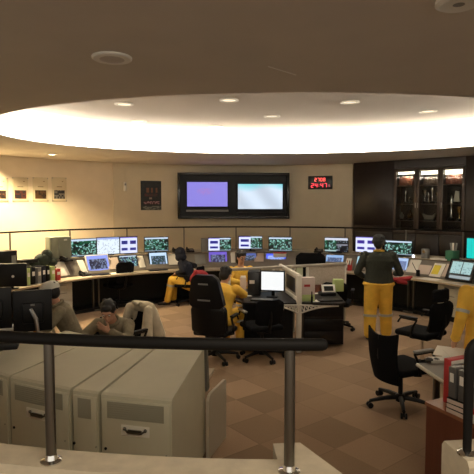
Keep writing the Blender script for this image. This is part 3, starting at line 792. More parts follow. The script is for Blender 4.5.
# pen bundle & red items near man
p, rz = on_top(350, 4.55, .76); t = thing('red_stapler_set', 'red stationery holder on the desk left of the standing man', 'stationery', p, rz)
MB().lathe([(.05, 0), (.055, .12), (.05, .12), (.045, .01)], n=16).build('holder', REDP, t)
for k in range(4): MB().cyl((0, 0, .03), (math.cos(k*1.6)*.06, math.sin(k*1.6)*.05, .22), .008).build('pen', [REDP, PAPER, REDP, BLACK][k], t)

# drawer pedestals under the worktop
def pedestal(pxa, pxb, label, R=4.42, m=mat('pedestal_white', (.50, .47, .38), .5)):
    a = at_r(pxa, 300, R); b = at_r(pxb, 300, R); c = (a+b)/2; ang2 = math.atan2(b.y-a.y, b.x-a.x); w = (Vector((b.x, b.y))-Vector((a.x, a.y))).length
    t = thing('drawer_pedestal', label, 'drawer unit', (c.x, c.y, 0), ang2)
    MB().box((0, .27, .385), (w, .5, .57), .004).build('carcass', m, t)
    MB().box((0, .27, .05), (w*.95, .46, .10)).build('plinth', BLACK, t)
    for z, hh_ in ((.60, .12), (.42, .2), (.21, .2)):
        d = MB().box((0, .012, z), (w-.02, .02, hh_), .004).build('drawer', m, t); MB().box((0, -.003, z+hh_*.3), (w*.4, .012, .012), .003).build('handle', DSTEEL, d)
pedestal(52, 73, 'pale drawer unit under the worktop at left')
pedestal(437, 462, 'pale drawer unit under the worktop at right')
for px, lb in ((412, 'grey metal desk leg frame under the right worktop'), (95, 'grey metal desk leg frame under the left worktop')):
    p, rz = on_top(px, 4.6, 0); t = thing('desk_leg_frame', lb, 'desk leg', p, rz)
    MB().box((-.06, 0, .36), (.03, .05, .70), .003).build('upright', DSTEEL, t); MB().box((.06, 0, .36), (.03, .05, .70), .003).build('upright', DSTEEL, t); MB().box((0, 0, .02), (.2, .3, .03), .004).build('foot', DSTEEL, t)

# ---------------------------------------------------------------- near cabinets
def cabp(px, py, R, z):  # angle of the point on circle R (near side) in column px
    p = at_r(px, py, R, True); a = ang(p); return a-2*PI if a > 0 else a
RO, RI = 3.82, 2.86
zf, zp = .868, .965
bounds = [cabp(x, y, RO, zf) for x, y in ((173.5, 401), (99.5, 392), (71.3, 389), (9.5, 380))]
bounds.append(bounds[-1]+ (bounds[3]-bounds[2])*1.02); bounds.append(bounds[-1]+.09); bounds.append(bounds[-1]+.25)
labs = ['wide cream metal console cabinet at the right end of the near row', 'narrow cream metal cabinet between the two wide ones', 'wide cream metal cabinet behind the left steel post',
        'wide cream metal cabinet cut off by the left edge', 'narrow cream cabinet beyond the left edge', 'wide cream cabinet beyond the left edge']
for k in range(4):
    b0, b1 = bounds[k]+.003, bounds[k+1]-.003 
    am = (b0+b1)/2; O = pol(am, RO, 0)
    # local frame: x to the right as seen from camera, y toward room centre
    rz = math.atan2(-(math.cos(am)), -(math.sin(am))) - PI/2   # y axis -> toward centre
    t = thing('console_cabinet', labs[k], 'cabinet', O, rz)
    Mi = (Matrix.Translation(O) @ Matrix.Rotation(rz, 4, 'Z')).inverted()
    def P(a, R, z): return Mi @ pol(a, R, z)
    Rp = RI+.02
    prof = [(RO, .05), (RO, zf), (RO-.02, zf+.012), (Rp+.04, zp), (Rp, zp-.01), (RI+.0, .60), (RI, .05)]
    m_ = MB(); vs = [P(a, R, z) for a in (b0, b1) for R, z in prof]; q = len(prof)
    m_.add(vs, [(i, (i+1) % q, q+(i+1) % q, q+i) for i in range(q)]+[tuple(range(q)), tuple(range(2*q-1, q-1, -1))]); m_.build('body', CREAM, t, False)
    w = (P(b0, RO, 0)-P(b1, RO, 0)).length
    ym = (P(b0, RO, 0).y)
    y0 = ym-.004
    m_ = MB(); m_.box((0, ym+.45, .025), (w*.9, .8, .05)); m_.build('plinth', BLACK, t)
    # door
    d = MB().box((0, ym-.006, .45), (w-.02, .012, .79), .004).build('door', CREAM, t)
    yy = ym-.013
    if w > .3:
        MB().box((0, yy, .775), (w*.80, .004, .115)).build('vent_grille', CREAM_D, d)
        m_ = MB()
        for j in range(7): m_.box((0, yy-.003, .73+j*.015), (w*.78, .003, .004))
        m_.build('vent_slats', CREAM_D, d)
        MB().box((0.0, yy-.002, .645), (w*.40, .004, .075), .002).build('handle_plate', mat('plate_white', (.80, .77, .66), .5), d)
        h_ = MB(); h_.tube([(-.075, yy-.005, .655), (-.05, yy-.02, .64), (.05, yy-.02, .64), (.075, yy-.005, .655)], .007, 8)
        h_.box((0, yy-.012, .650), (.10, .014, .014), .004); h_.sph((-.075, yy-.008, .657), .012); h_.sph((.075, yy-.008, .657), .012)
        h_.build('handle', DSTEEL, d)
    else:
        MB().box((0, yy, .76), (w*.52, .004, .14)).build('vent_grille', CREAM_D, d)
    MB().cyl((w/2*(-.86), yy-.004, .50), (w/2*(-.86), yy+.004, .50), .010).build('lock', BLACK, d)
    MB().cyl((w/2*(.86), yy-.004, .50), (w/2*(.86), yy+.004, .50), .006).build('hinge_pin', CREAM_D, d)
# side cheek at the right end
b0 = bounds[0]
t = thing('console_end_panel', 'pale rounded side panel closing the right end of the near console', 'panel', pol(b0, RI, 0))
O = pol(b0, RI, 0)
def Q(a, R, z): return pol(a, R, z)-O
pa = at_z(209, 462, 0); pb = at_z(225.5, 440, 0)
dr = (pb-pa).normalized(); nn = Vector((dr.y, -dr.x, 0))
m_ = MB(); th = .025
outl = [(0, .02), (0, .52), (.03, .56), (.06, .57), ((pb-pa).length+.0, .57), ((pb-pa).length+.02, .55), ((pb-pa).length+.02, .02)]
vs = [pa-O+dr*s_+nn*k+Vector((0, 0, z)) for k in (0, -th) for s_, z in outl]; q = len(outl)
m_.add(vs, [(i, (i+1) % q, q+(i+1) % q, q+i) for i in range(q)]+[tuple(range(q)), tuple(range(2*q-1, q-1, -1))]); m_.build('panel', mat('panel_offwhite', (.50, .45, .35), .45), t, False)
m_ = MB(); m_.add([Q(b0-.004, RI+.03, zp-.0), Q(b0-.004, RI-.03, zp-.02), Q(b0-.004, RI-.09, .58), Q(b0-.004, RI-.0, .58),
                   Q(b0+.012, RI+.03, zp-.0), Q(b0+.012, RI-.03, zp-.02), Q(b0+.012, RI-.09, .58), Q(b0+.012, RI-.0, .58)],
                  [(0, 1, 2, 3), (7, 6, 5, 4), (0, 4, 5, 1), (1, 5, 6, 2), (2, 6, 7, 3), (3, 7, 4, 0)])
m_.build('corner_bracket', mat('dark_bracket', (.09, .085, .07), .5), t, False)
# near operator desk
t = thing('operator_desk', 'pale curved operator worktop behind the near cream cabinets', 'desk', (CX, CY, 0))
arcl(MB().arc([(2.52, .64), (2.52, .67), (2.83, .67), (2.83, .64)], bounds[0], cabp(97, 345, 2.7, 0), 30)).build('worktop', BEIGE, t)
t2 = thing('monitor_desk', 'pale worktop under the black monitors at the left edge', 'desk', (CX, CY, 0))
arcl(MB().arc([(2.62, .64), (2.62, .67), (3.12, .67), (3.12, .64)], cabp(52, 330, 2.8, 0), R_(-108), 20)).build('worktop', BEIGE, t2)
for a in (-128, -112): arcl(MB().arc([(2.7, 0), (2.7, .64), (3.0, .64), (3.0, 0)], R_(a), R_(a)+.012, 1)).build('support', GREYP, t2)
print('B', [math.degrees(b) for b in bounds], math.degrees(cabp(52, 330, 2.8, 0)))
for a in (-168, -158): arcl(MB().arc([(2.55, 0), (2.55, .64), (2.8, .64), (2.8, 0)], R_(a), R_(a)+.012, 1)).build('support', GREYP, t)

# ---------------------------------------------------------------- chairs
def star_base(t, r=.32, col=BLACK, column=BLACK, rot=.3, zs=.40):
    m_ = MB()
    m_.lathe([(.05, .06), (.055, .12), (.035, .14)], n=16)
    for k in range(5):
        a = rot+2*PI*k/5; d = Vector((math.cos(a), math.sin(a), 0))
        m_.tube([d*.03+Vector((0, 0, .105)), d*r*.5+Vector((0, 0, .10)), d*r+Vector((0, 0, .075))], [.028, .024, .017], 8)
    m_.build('star_base', col, t)
    for k in range(5):
        a = rot+2*PI*k/5; d = Vector((math.cos(a), math.sin(a), 0)); q = Vector((-d.y, d.x, 0))
        c = d*r+Vector((0, 0, .03)); w = MB()
        w.cyl(c+q*.012, c+q*.032, .03, n=14); w.cyl(c-q*.032, c-q*.012, .03, n=14); w.cyl(c-q*.015, c+q*.015, .012, n=8); w.cyl(c, c+Vector((0, 0, .05)), .01, n=8)
        w.build('caster_wheel', BLACK, t)
    MB().cyl((0, 0, .12), (0, 0, zs-.02), .026, .02, n=14).build('gas_lift', column, t)
def curved_panel(w0, w1, z0, z1, y0, curve, th, m_=None, n=10, lean=0, bow=.0, round_=True, rise=0):
    """shell panel: bottom width w0, top width w1, wrapping forward at the sides"""
    m_ = m_ or MB(); vs = []
    for side in (0, 1):
        for j in range(n+1):
            v = j/n; z = z0+(z1-z0)*v; w = w0+(w1-w0)*v
            if round_: w *= (1-.35*max(0, (v-.82)/.18)**2)*(1-.25*max(0, (.12-v)/.12)**2)
            for i in range(n+1):
                u = i/n*2-1
                vs.append((u*w/2, y0+curve*(u*u)-lean*v+bow*math.sin(v*PI)+(-th if side else 0), z+rise*u*u*v))
    k = (n+1)**2; fs = []
    for j in range(n):
        for i in range(n):
            a = j*(n+1)+i; fs += [(a, a+1, a+n+2, a+n+1), (k+a+n+1, k+a+n+2, k+a+1, k+a)]
    for i in range(n):
        a = i; fs.append((a, k+a, k+a+1, a+1)); a = n*(n+1)+i; fs.append((a, a+1, k+a+1, k+a))
        a = i*(n+1); fs.append((a, a+n+1, k+a+n+1, k+a)); a = i*(n+1)+n; fs.append((a, k+a, k+a+n+1, a+n+1))
    return m_.add(vs, fs)
def office_chair(label, loc, rz, zs=.47, back=.60, headrest=False, arms=True, column=BLACK, bw=.46, rot=.3, style='mesh', base_r=.32, armc=GREYP, low=.06, rise=0):
    t = thing('office_chair', label, 'chair', loc, rz)
    star_base(t, base_r, BLACK, column, rot, zs)
    s = MB().box((0, .03, zs), (.50, .48, .075), .035, seg=3).build('seat', BLACKM if style == 'mesh' else DARKLEATHER, t)
    MB().box((0, 0, zs-.06), (.2, .26, .05), .015).build('tilt_mechanism', BLACK, t)
    if style == 'mesh':
        curved_panel(bw*.86, bw, zs+low, zs+back, -.23, .05, .022, lean=.06, bow=-.03, round_=not rise, rise=rise).build('backrest', BLACKM, t)
        MB().tube([(0, -.05, zs-.05), (0, -.24, zs-.03), (0, -.30, zs+.15), (0, -.30, zs+.38)], [.025, .028, .022, .014], 10).build('back_support', BLACK, t)
    else:
        m_ = curved_panel(.50, .50, zs+.0, zs+.42, -.20, .07, .09, lean=.05); curved_panel(.53, .36, zs+.38, zs+.84, -.25, .03, .09, m_, lean=.08)
        m_.build('backrest', DARKLEATHER, t)
        MB().box((0, -.415, zs+.72), (.14, .004, .022), rot=(.16, 0, 0)).build('back_badge', GREYP, t)
        MB().box((0, -.39, zs+.50), (.18, .004, .022), rot=(.16, 0, 0)).build('back_badge', GREYP, t)
        MB().box((0, -.16, zs+.68), (.26, .05, .14), .03).build('neck_cushion', DARKLEATHER, t)
    if arms:
        for sx in (-1, 1):
            x = sx*.28
            f = MB().tube([(sx*.2, 0, zs-.04), (x, 0, zs-.02), (x, -.03, zs+.12), (x, -.08, zs+.21), (x, .02, zs+.225)], .016, 8)
            f.tube([(x, -.08, zs+.21), (x, .15, zs+.215), (x, .19, zs+.15)], .013, 8)
            o = f.build('armrest', BLACK, t); MB().box((x, .04, zs+.235), (.06, .25, .028), .012).build('arm_pad', armc, o)
    if headrest:
        MB().tube([(0, -.28, zs+back-.08), (0, -.31, zs+back+.05)], .014, 8).build('headrest_stem', BLACK, t)
        curved_panel(.36, .34, zs+back+.01, zs+back+.17, -.27, .05, .04).build('headrest', BLACKM, t)
    return t
def face(dx, dy): return math.atan2(-dx, dy)
p = at_z(397, 400, 0)
C1p = (p.x-.02, p.y-.17, 0)
office_chair('black mesh office chair nearest the viewer with its back to the open floor', C1p, face(.93, .42), zs=.44, back=.375, bw=.45, rot=.62, base_r=.34, low=-.13, rise=.05)
p = at_z(417, 372, 0)
office_chair('black office chair with headrest and silver column facing left, in front of the right worktop', (p.x+.10, p.y+.1, 0), face(-.62, .78), zs=.50, back=.44, headrest=True, column=CHROME, rot=.5, armc=BLACK, bw=.56)
p = at_z(222, 362, 0)
office_chair('large black padded high back chair carrying the person with short black hair', (-.31, 6.95, 0), face(.34, .94), zs=.41, style='pad', rot=.5, armc=BLACK, base_r=.33)
p = at_z(262, 358, 0)
office_chair('black office chair with grey armrest pads pushed under the dark island desk', (p.x, p.y, 0), face(-.35, .93), zs=.46, back=.42, rot=1.0, armc=STEEL, bw=.44)
p = at_z(116, 306, 0)
office_chair('empty black office chair under the console worktop at left', (p.x+.06, p.y+.0, 0), face(-.75, .7), zs=.46, back=.52, rot=.2, armc=GREYP, bw=.46)
p = at_z(190, 304, 0)
SEATH = (p.x, p.y-.05, 0)
office_chair('black office chair carrying the person in the dark hood', SEATH, face(-.95, .3), zs=.44, back=.42, rot=.1, armc=BLACK)
p = at_r(310, 258, 3.55)
office_chair('black chair with a rounded top behind the island partition', (p.x, p.y, 0), face(.1, 1), zs=.55, back=.68, rot=.1, arms=True, armc=BLACK, bw=.62)
office_chair('black office chair beside the dark pedestal left of the standing man', (1.75, 8.75, 0), face(.3, 1), zs=.46, back=.40, rot=.9, armc=BLACK)

# ---------------------------------------------------------------- people
DG = bpy.context
def remeshed(mb, name, m, parent, vox=.009, smooth=2):
    me = mb.mesh('tmp'); o = bpy.data.objects.new('tmp', me); COL.objects.link(o)
    r = o.modifiers.new('r', 'REMESH'); r.mode = 'VOXEL'; r.voxel_size = vox
    s = o.modifiers.new('s', 'SMOOTH'); s.iterations = smooth; s.factor = .5
    bpy.context.view_layer.update()
    dg = bpy.context.evaluated_depsgraph_get()
    nm = bpy.data.meshes.new_from_object(o.evaluated_get(dg)); nm.name = name
    bpy.data.objects.remove(o); bpy.data.meshes.remove(me)
    nm.materials.clear(); nm.materials.append(m)
    for p in nm.polygons: p.use_smooth = True
    ob = bpy.data.objects.new(name, nm); COL.objects.link(ob); ob.parent = parent
    return ob
def hand(mb, w, d, nrm, side, curl=.5):
    """w wrist, d direction of the hand, nrm palm normal (where fingers curl), side: thumb direction sign"""
    d = d.normalized(); nrm = (nrm-d*nrm.dot(d)).normalized(); s = d.cross(nrm).normalized()*side
    c = w+d*.045
    b = MB(); b.sph((0, 0, 0), (.040, .052, .018), 14, 10)
    M = Matrix((( s.x, d.x, nrm.x, c.x), (s.y, d.y, nrm.y, c.y), (s.z, d.z, nrm.z, c.z), (0, 0, 0, 1)))
    mb.add([M @ v for v in b.v], b.f)
    mb.cap(w-d*.02, c, .027, .028, 10)
    for k, ln in enumerate((.072, .080, .074, .058)):
        o = s*(.030-.020*k); r = .0092-.0006*k
        a = c+d*.042+o; q = 0
        segs = (ln*.45, ln*.32, ln*.25)
        for i, L_ in enumerate(segs):
            q += curl*(.5+.35*i)*(1+.08*k); b_ = a+(d*math.cos(q)+nrm*math.sin(q))*L_+s*(.0015*(1.5-k)); mb.cap(a, b_, r, r*.92, 8); a = b_; r *= .92
    a = c+s*.030-d*.02; m1 = a+(s*.7+d*.6+nrm*.3).normalized()*.04; m2 = m1+(s*.25+d*.8+nrm*.45*curl*2).normalized()*.032
    mb.cap(a, m1, .013, .011, 8); mb.cap(m1, m2, .011, .009, 8)
def person(label, loc, rz, hz, lean, lean2, head, arms, legs, top, pants, hair=HAIR, cap=None, topname='jacket', scale=1.0, glasses=False, long_hair=False, bands=True, shoulder=.185, side=0, fat=1.0, group=None, hood=False, curl=.5, collar=None, hip_bulk=1.0, palm=None, neck=0, pf=1.0, armband=False):
    t = thing('person', label, 'person', loc, rz); t.scale = (scale,)*3
    V = Vector
    Pv = V((0, 0, hz)); L1 = V((side*.5, math.sin(lean), math.cos(lean))).normalized(); L2 = V((side, math.sin(lean2), math.cos(lean2))).normalized()
    mid_ = Pv+L1*.20; ch = mid_+L2*.18; nb = ch+L2*.125
    X = V((1, 0, 0)); X2 = (X-L2*X.dot(L2)).normalized(); Y2 = L2.cross(X2); Y1 = L1.cross((X-L1*X.dot(L1)).normalized())
    hy, hp = head        # yaw, pitch down
    hd = V((0, math.sin(lean2*.6+hp*.5), math.cos(lean2*.6+hp*.5)))
    hc = nb+hd*(.17-neck)
    HM = Matrix.Translation(hc) @ Euler((-hp, 0, hy)).to_matrix().to_4x4()
    # arms / legs
    sh = {s: ch+X2*s*shoulder+L2*.065 for s in (-1, 1)}
    body = MB()
    sc2 = fat
    rings = lambda g: [(Pv-L1*.08, X, Y1, .10*sc2+g, .08+g), (Pv-L1*.02, X, Y1, .155*sc2*hip_bulk+g, .115*hip_bulk+g), (Pv+L1*.08, X, Y1, .155*sc2+g, .112+g), (mid_, X, Y2, .14*sc2+g, .10+g), (ch-L2*.03, X2, Y2, .165*sc2+g, .115+g), (ch+L2*.05, X2, Y2, .175+g, .105+g), (ch+L2*.10, X2, Y2, .13+g, .08+g*.7), (nb, X2, Y2, .06+g, .058+g*.5)]
    body.loft(rings(0)); body.cap(nb-L2*.03, hc-hd*.05, .058, .052)
    hb = MB(); hb.sph((0, -.012, .02), (.074, .094, .105), 20, 14); hb.sph((0, .012, -.045), (.056, .070, .065), 16, 12); hb.sph((0, .045, -.085), (.028, .03, .022), 12, 8)
    hb.cyl((0, .078, .012), (0, .102, -.028), .007, .015, 10); hb.sph((0, .098, -.028), (.015, .012, .010), 10, 6)
    hb.sph((0, .083, -.058), (.024, .009, .006), 10, 6); hb.sph((0, .081, -.068), (.020, .009, .006), 10, 6)
    hb.sph((0, .07, .035), (.05, .02, .010), 12, 6)
    for s in (-1, 1): hb.sph((s*.076, -.005, -.008), (.010, .020, .030), 10, 8)
    body.add([HM @ v for v in hb.v], hb.f)
    cl = MB(); cl.loft(rings(.02)[1 if not pants is None else 0:-1]+[(nb-L2*.0, X2, Y2, .078, .074)])
    pn_ = MB(); pn_.loft([(Pv-L1*.10, X, Y1, .13*sc2, .11), (Pv-L1*.02, X, Y1, .175*sc2*hip_bulk, .135*hip_bulk), (Pv+L1*.06, X, Y1, .168*sc2, .128)])
    k = 0
    for s, (el, wr) in zip((-1, 1), arms):
        el = V(el); wr = V(wr); a = sh[s]
        body.cap(a, el, .048, .040); body.cap(el, wr, .040, .027)
        cl.cap(a, el, .070, .058); cl.cap(el, el+(wr-el)*.88, .058, .044)
        d = (wr-el).normalized(); pm = V(palm[0 if s < 0 else 1]) if palm else V((0, 0, -1))+V((-s*.5, 0, 0))
        hand(body, wr, d, pm, (1 if s < 0 else -1)*(-1), curl)
        cl.tube([el+(wr-el)*.82, el+(wr-el)*.90], .050, 14)
    for s, (kn, an) in zip((-1, 1), legs):
        kn = V(kn); an = V(an); h = Pv+X*s*.09-L1*.03*0+V((0, 0, -.04))
        body.cap(h, kn, .082, .055); body.cap(kn, an, .052, .036)
        pn_.cap(h, kn, .105*fat, .086*pf); pn_.cap(kn, kn+(an-kn)*.96, .084*pf, .072*pf)
    # feet belong to the body too
    toes = []
    for s, (kn, an) in zip((-1, 1), legs):
        an = V(an); kn = V(kn); f = V((s*.15, 1, 0)).normalized()
        body.cap(an, an+f*.12-V((0, 0, an.z-.035)), .034, .028); toes.append((an, f))
    remeshed(body, 'body', SKIN, t, .0085)
    remeshed(cl, topname, top, t, .011, 3)
    if pants: remeshed(pn_, 'trousers', pants, t, .011, 3)
    for an, f in toes:
        b = MB(); g = V((an.x, an.y, 0)); b.cap(g+V((0, 0, .045))-f*.03, g+f*.14+V((0, 0, .035)), .044, .036); b.sph(g+V((0, 0, .07)), (.048, .05, .055)); b.box(g+f*.055+V((0, 0, .012)), (.085, .085, .024), .01)
        b.cap(g+f*.17+V((0, 0, .034)), g+f*.19+V((0, 0, .032)), .036, .030)
        remeshed(b, 'shoe', SHOE, t, .010)
    if armband:
        for s, (el, wr_) in zip((-1, 1), arms):
            a = sh[s]; el = V(el); MB().cyl(a+(el-a)*.70, a+(el-a)*.82, .0665, .0645, 20).build('arm_band', BAND, t)
    if bands and pants:
        for s, (kn, an) in zip((-1, 1), legs):
            kn = V(kn); an = V(an); a = kn+(an-kn)*.22; b = kn+(an-kn)*.31
            MB().cyl(a, b, .0865*pf, .0850*pf, 20).build('reflective_band', BAND, t)
    # face details
    def hm(b): b.v = [HM @ v for v in b.v]; return b
    for s in (-1, 1):
        e = hm(MB().sph((s*.030, .074, .012), (.013, .010, .009), 10, 8)).build('eye', mat('eye_white', (.7, .68, .62), .2), t)
        hm(MB().sph((s*.030, .0825, .012), (.006, .004, .006), 8, 6)).build('iris', BLACK, e)
        hm(MB().tube([(s*.014, .086, .032), (s*.030, .088, .037), (s*.046, .080, .032)], .0035, 6)).build('eyebrow', HAIR, t)
    hm(MB().sph((0, .0905, -.062), (.019, .005, .0035), 10, 6)).build('lips', mat('lips', (.38, .13, .11), .5), t)
    if glasses:
        g = MB()
        for s in (-1, 1): g.tube([(s*.032+.022*math.cos(a), .098, .010+.017*math.sin(a)) for a in [2*PI*i/14 for i in range(14)]], .0028, 6, True); g.tube([(s*.054, .097, .012), (s*.078, .0, .012)], .0028, 6)
        g.tube([(-.010, .100, .012), (.010, .100, .012)], .0028, 6); hm(g).build('glasses', BLACK, t)
    if hair:
        b = MB(); b.sph((0, -.024, .035), (.084, .098, .104), 20, 14); b.sph((0, -.05, -.01), (.078, .072, .085), 16, 12)
        if long_hair: b.sph((0, -.075, -.06), (.07, .05, .10), 14, 10)
        b.sph((0, .045, .092), (.06, .04, .034), 14, 10)
        for k2 in range(14): a = k2*.9; b.sph((.07*math.cos(a), -.03+.07*math.sin(a), .07+.02*math.sin(k2*2.3)), .028, 8, 6)
        o = remeshed(hm(b), 'hair', hair, t, .010, 1)
    if cap == 'beanie':
        b = MB(); prof = [(.104, .015), (.110, .03), (.109, .062), (.103, .068), (.101, .10), (.085, .135), (.05, .158), (.015, .166)]
        b.lathe(prof, (0, -.010, .0), 24); b.v = [V((v.x*.98, v.y*1.1, v.z*1.02-.022)) for v in b.v]; hm(b).build('beanie', BEANIE if not hood else NAVY, t)
    elif cap == 'white':
        b = MB(); b.lathe([(.104, .04), (.105, .06), (.095, .10), (.07, .128), (.03, .142), (.006, .145)], (0, -.012, 0), 24); b.box((0, .115, .045), (.11, .09, .010), .004); b.v = [V((v.x*1.06, v.y*1.15, v.z*1.1-.02)) for v in b.v]
        hm(b).build('cap', mat('cap_white', (.62, .60, .52), .8), t)
    if hood:
        b = MB(); b.sph((0, -.03, .02), (.118, .128, .140), 18, 12); b.sph((0, -.05, -.08), (.13, .12, .10)); remeshed(hm(b), 'hood', NAVY, t, .011)
    if collar:
        MB().tube([nb+X2*.076*math.cos(a)+Y2*.076*math.sin(a)+L2*.012 for a in [2*PI*i/18 for i in range(18)]], .018, 8, True).build('collar', collar, t)
    return t

# standing man: faces away
p = at_z(378, 340, 0)
person('standing man in dark sweater, knit cap and yellow trousers, back to the viewer', (p.x, p.y+.02, 0), R_(-8), .93, .03, .10, (-.25, .10),
       [((-.34, -.02, 1.10), (-.22, .20, 1.00)), ((.34, .04, 1.09), (.30, .28, 1.05))],
       [((-.12, .03, .50), (-.135, -.03, .09)), ((.13, .10, .51), (.15, .12, .09))],
       SWEATER, YELLOW, HAIR, 'beanie', 'sweater', fat=1.32, shoulder=.215, collar=mat('yellow_collar', (.6, .4, .05), .8), scale=1.0, hip_bulk=1.12, neck=.035, pf=1.25)
# seated yellow person, seen from behind on the padded chair
person('seated person with short black hair in a yellow jacket at the dark island desk', (-.28, 7.2, 0), face(.50, .86), .54, .26, .42, (-.1, .35),
       [((-.27, .32, .86), (-.10, .50, .80)), ((.27, .30, .86), (.12, .50, .80))],
       [((-.13, .42, .56), (-.13, .44, .09)), ((.13, .42, .56), (.14, .42, .09))], YELLOW, YELLOW, fat=1.28, shoulder=.215, neck=.03)
# woman with glasses
p = at_z(238, 296, 0); wp = at_y(238, 262, 9.2)
person('woman with black hair and glasses in a yellow jacket facing the viewer', (wp.x+.03, 9.2, 0), PI+R_(18), .56, .10, .15, (.15, .28),
       [((-.26, .20, .84), (-.06, .36, .80)), ((.26, .20, .84), (.08, .36, .80))],
       [((-.12, .42, .55), (-.12, .40, .09)), ((.12, .42, .55), (.12, .40, .09))], YELLOW, YELLOW, glasses=True, long_hair=True)
office_chair('black office chair under the woman with glasses', (wp.x, 9.25, 0), PI+R_(18), zs=.46, back=.36, rot=.7, armc=BLACK, arms=False)
# hooded person facing left
person('seated person in a dark hooded top with yellow trousers stretched to the left', (SEATH[0]+.05, SEATH[1], 0), face(-.99, .15), .50, .42, .48, (-.9, .25),
       [((-.27, .12, .78), (-.12, .32, .70)), ((.36, .02, .82), (.42, .22, .86))],
       [((-.13, .42, .56), (-.14, .52, .09)), ((.13, .44, .56), (.13, .46, .09))], NAVY, YELLOW, hair=None, topname='hooded_top', hood=True, fat=1.4, bands=True, side=.15, scale=1.0, shoulder=.22)
# right edge person
wr = at_y(478, 330, 4.75)
person('person in a yellow jacket with a reflective arm band at the right edge', (wr.x+.13, 4.85, 0), face(-.15, .99), .88, .05, .12, (0, .2),
       [((-.27, .0, 1.08), (-.27, .10, .82)), ((.30, .05, 1.10), (.22, .28, 1.0))],
       [((-.12, .04, .48), (-.12, 0, .09)), ((.12, .04, .48), (.13, 0, .09))], YELLOW, YELLOW, fat=1.15, shoulder=.20, armband=True)
# slumped person with hand on forehead, near left
ph = at_y(106, 316, 5.55)
person('person in a khaki jacket slumped forward with a hand against the forehead', (ph.x+.09, 5.95, 0), PI+R_(-8), .46, .62, .72, (.15, .55),
       [((-.25, .52, .69), (-.075, .58, .80)), ((.30, .46, .69), (.05, .58, .67))],
       [((-.14, .40, .50), (-.14, .38, .09)), ((.14, .40, .50), (.14, .38, .09))], KHAKI, NAVY, bands=False, fat=1.1, palm=[(0.2, -1, .3), (0, 0, -1)], curl=.25, collar=KHAKI)
office_chair('black office chair under the slumped person in khaki', (ph.x+.09, 6.0, 0), PI+R_(-8), zs=.36, back=.26, rot=.7, armc=BLACK, arms=False)
# white cap person
pc = at_y(58, 291, 5.95)
person('person in a white cap and khaki jacket sitting behind the left monitors', (pc.x+.14, 6.1, 0), PI+R_(-70), .50, .32, .45, (-.7, .35),
       [((-.30, .30, .76), (-.10, .42, .72)), ((.32, .22, .76), (.12, .40, .72))],
       [((-.14, .40, .50), (-.14, .38, .09)), ((.14, .40, .50), (.14, .38, .09))], KHAKI, NAVY, cap='white', bands=False, fat=1.12, collar=KHAKI)
office_chair('black office chair under the person in the white cap', (pc.x+.16, 6.12, 0), PI+R_(-62), zs=.38, back=.30, rot=.2, armc=BLACK, arms=False)

# jacket on chair
pj = at_y(124, 315, 5.9)
office_chair('black office chair with a tan jacket hung over its back', (pj.x+.0, 6.0, 0), PI+R_(-38), zs=.46, back=.46, rot=.4, armc=BLACK, bw=.40)
t = thing('draped_jacket', 'tan jacket draped over a chair back beside the slumped person', 'jacket', (pj.x, 6.0, 0), PI+R_(-38))
t.scale = (.86, .9, 1.04)
b = MB(); b.cap((-.17, -.30, .87), (.17, -.30, .87), .065)
for sx in (-1, 1):
    b.cap((sx*.19, -.32, .82), (sx*.25, -.38, .54), .07, .09); b.cap((sx*.20, -.22, .85), (sx*(.24 if sx > 0 else .28), -.13, .56), .06, .06 if sx > 0 else .085)
curved_panel(.56, .40, .44, .92, -.35, .06, .06, b)
b.tube([(-.09, -.19, .93), (0, -.23, .90), (.09, -.19, .93)], .026)
remeshed(b, 'fabric', TANJ, t, .012, 4)
# red garment on chair by the hooded person
pr = at_y(200, 273, 9.5); t = thing('red_garment', 'red garment lying over the chair between the hooded person and the black chair', 'garment', (pr.x, pr.y, pr.z-.12), R_(10))
b = MB(); b.sph((0, 0, .05), (.17, .10, .13)); b.sph((.12, 0, -.04), (.10, .09, .14)); b.sph((-.1, 0, .0), (.1, .09, .12)); b.cap((.05, 0, .1), (-.08, -.02, .14), .05); remeshed(b, 'fabric', RED, t, .012, 3)
pr2 = at_y(399, 282, 8.3)
# red cloth at the man's right hand, lying on the worktop edge
p = at_z(400, 279, .79); t = thing('red_cloth', 'red cloth held at the right side of the standing man over the desk', 'cloth', at_y(400, 280, 8.45), R_(-8))
b = MB(); b.cap((-.14, 0, 0), (.16, .03, .02), .04, .03); b.cap((-.02, 0, -.02), (.1, 0, -.05), .045, .03); b.cap((.0, .02, .02), (.2, .05, .05), .03, .02); remeshed(b, 'fabric', RED, t, .009, 2)

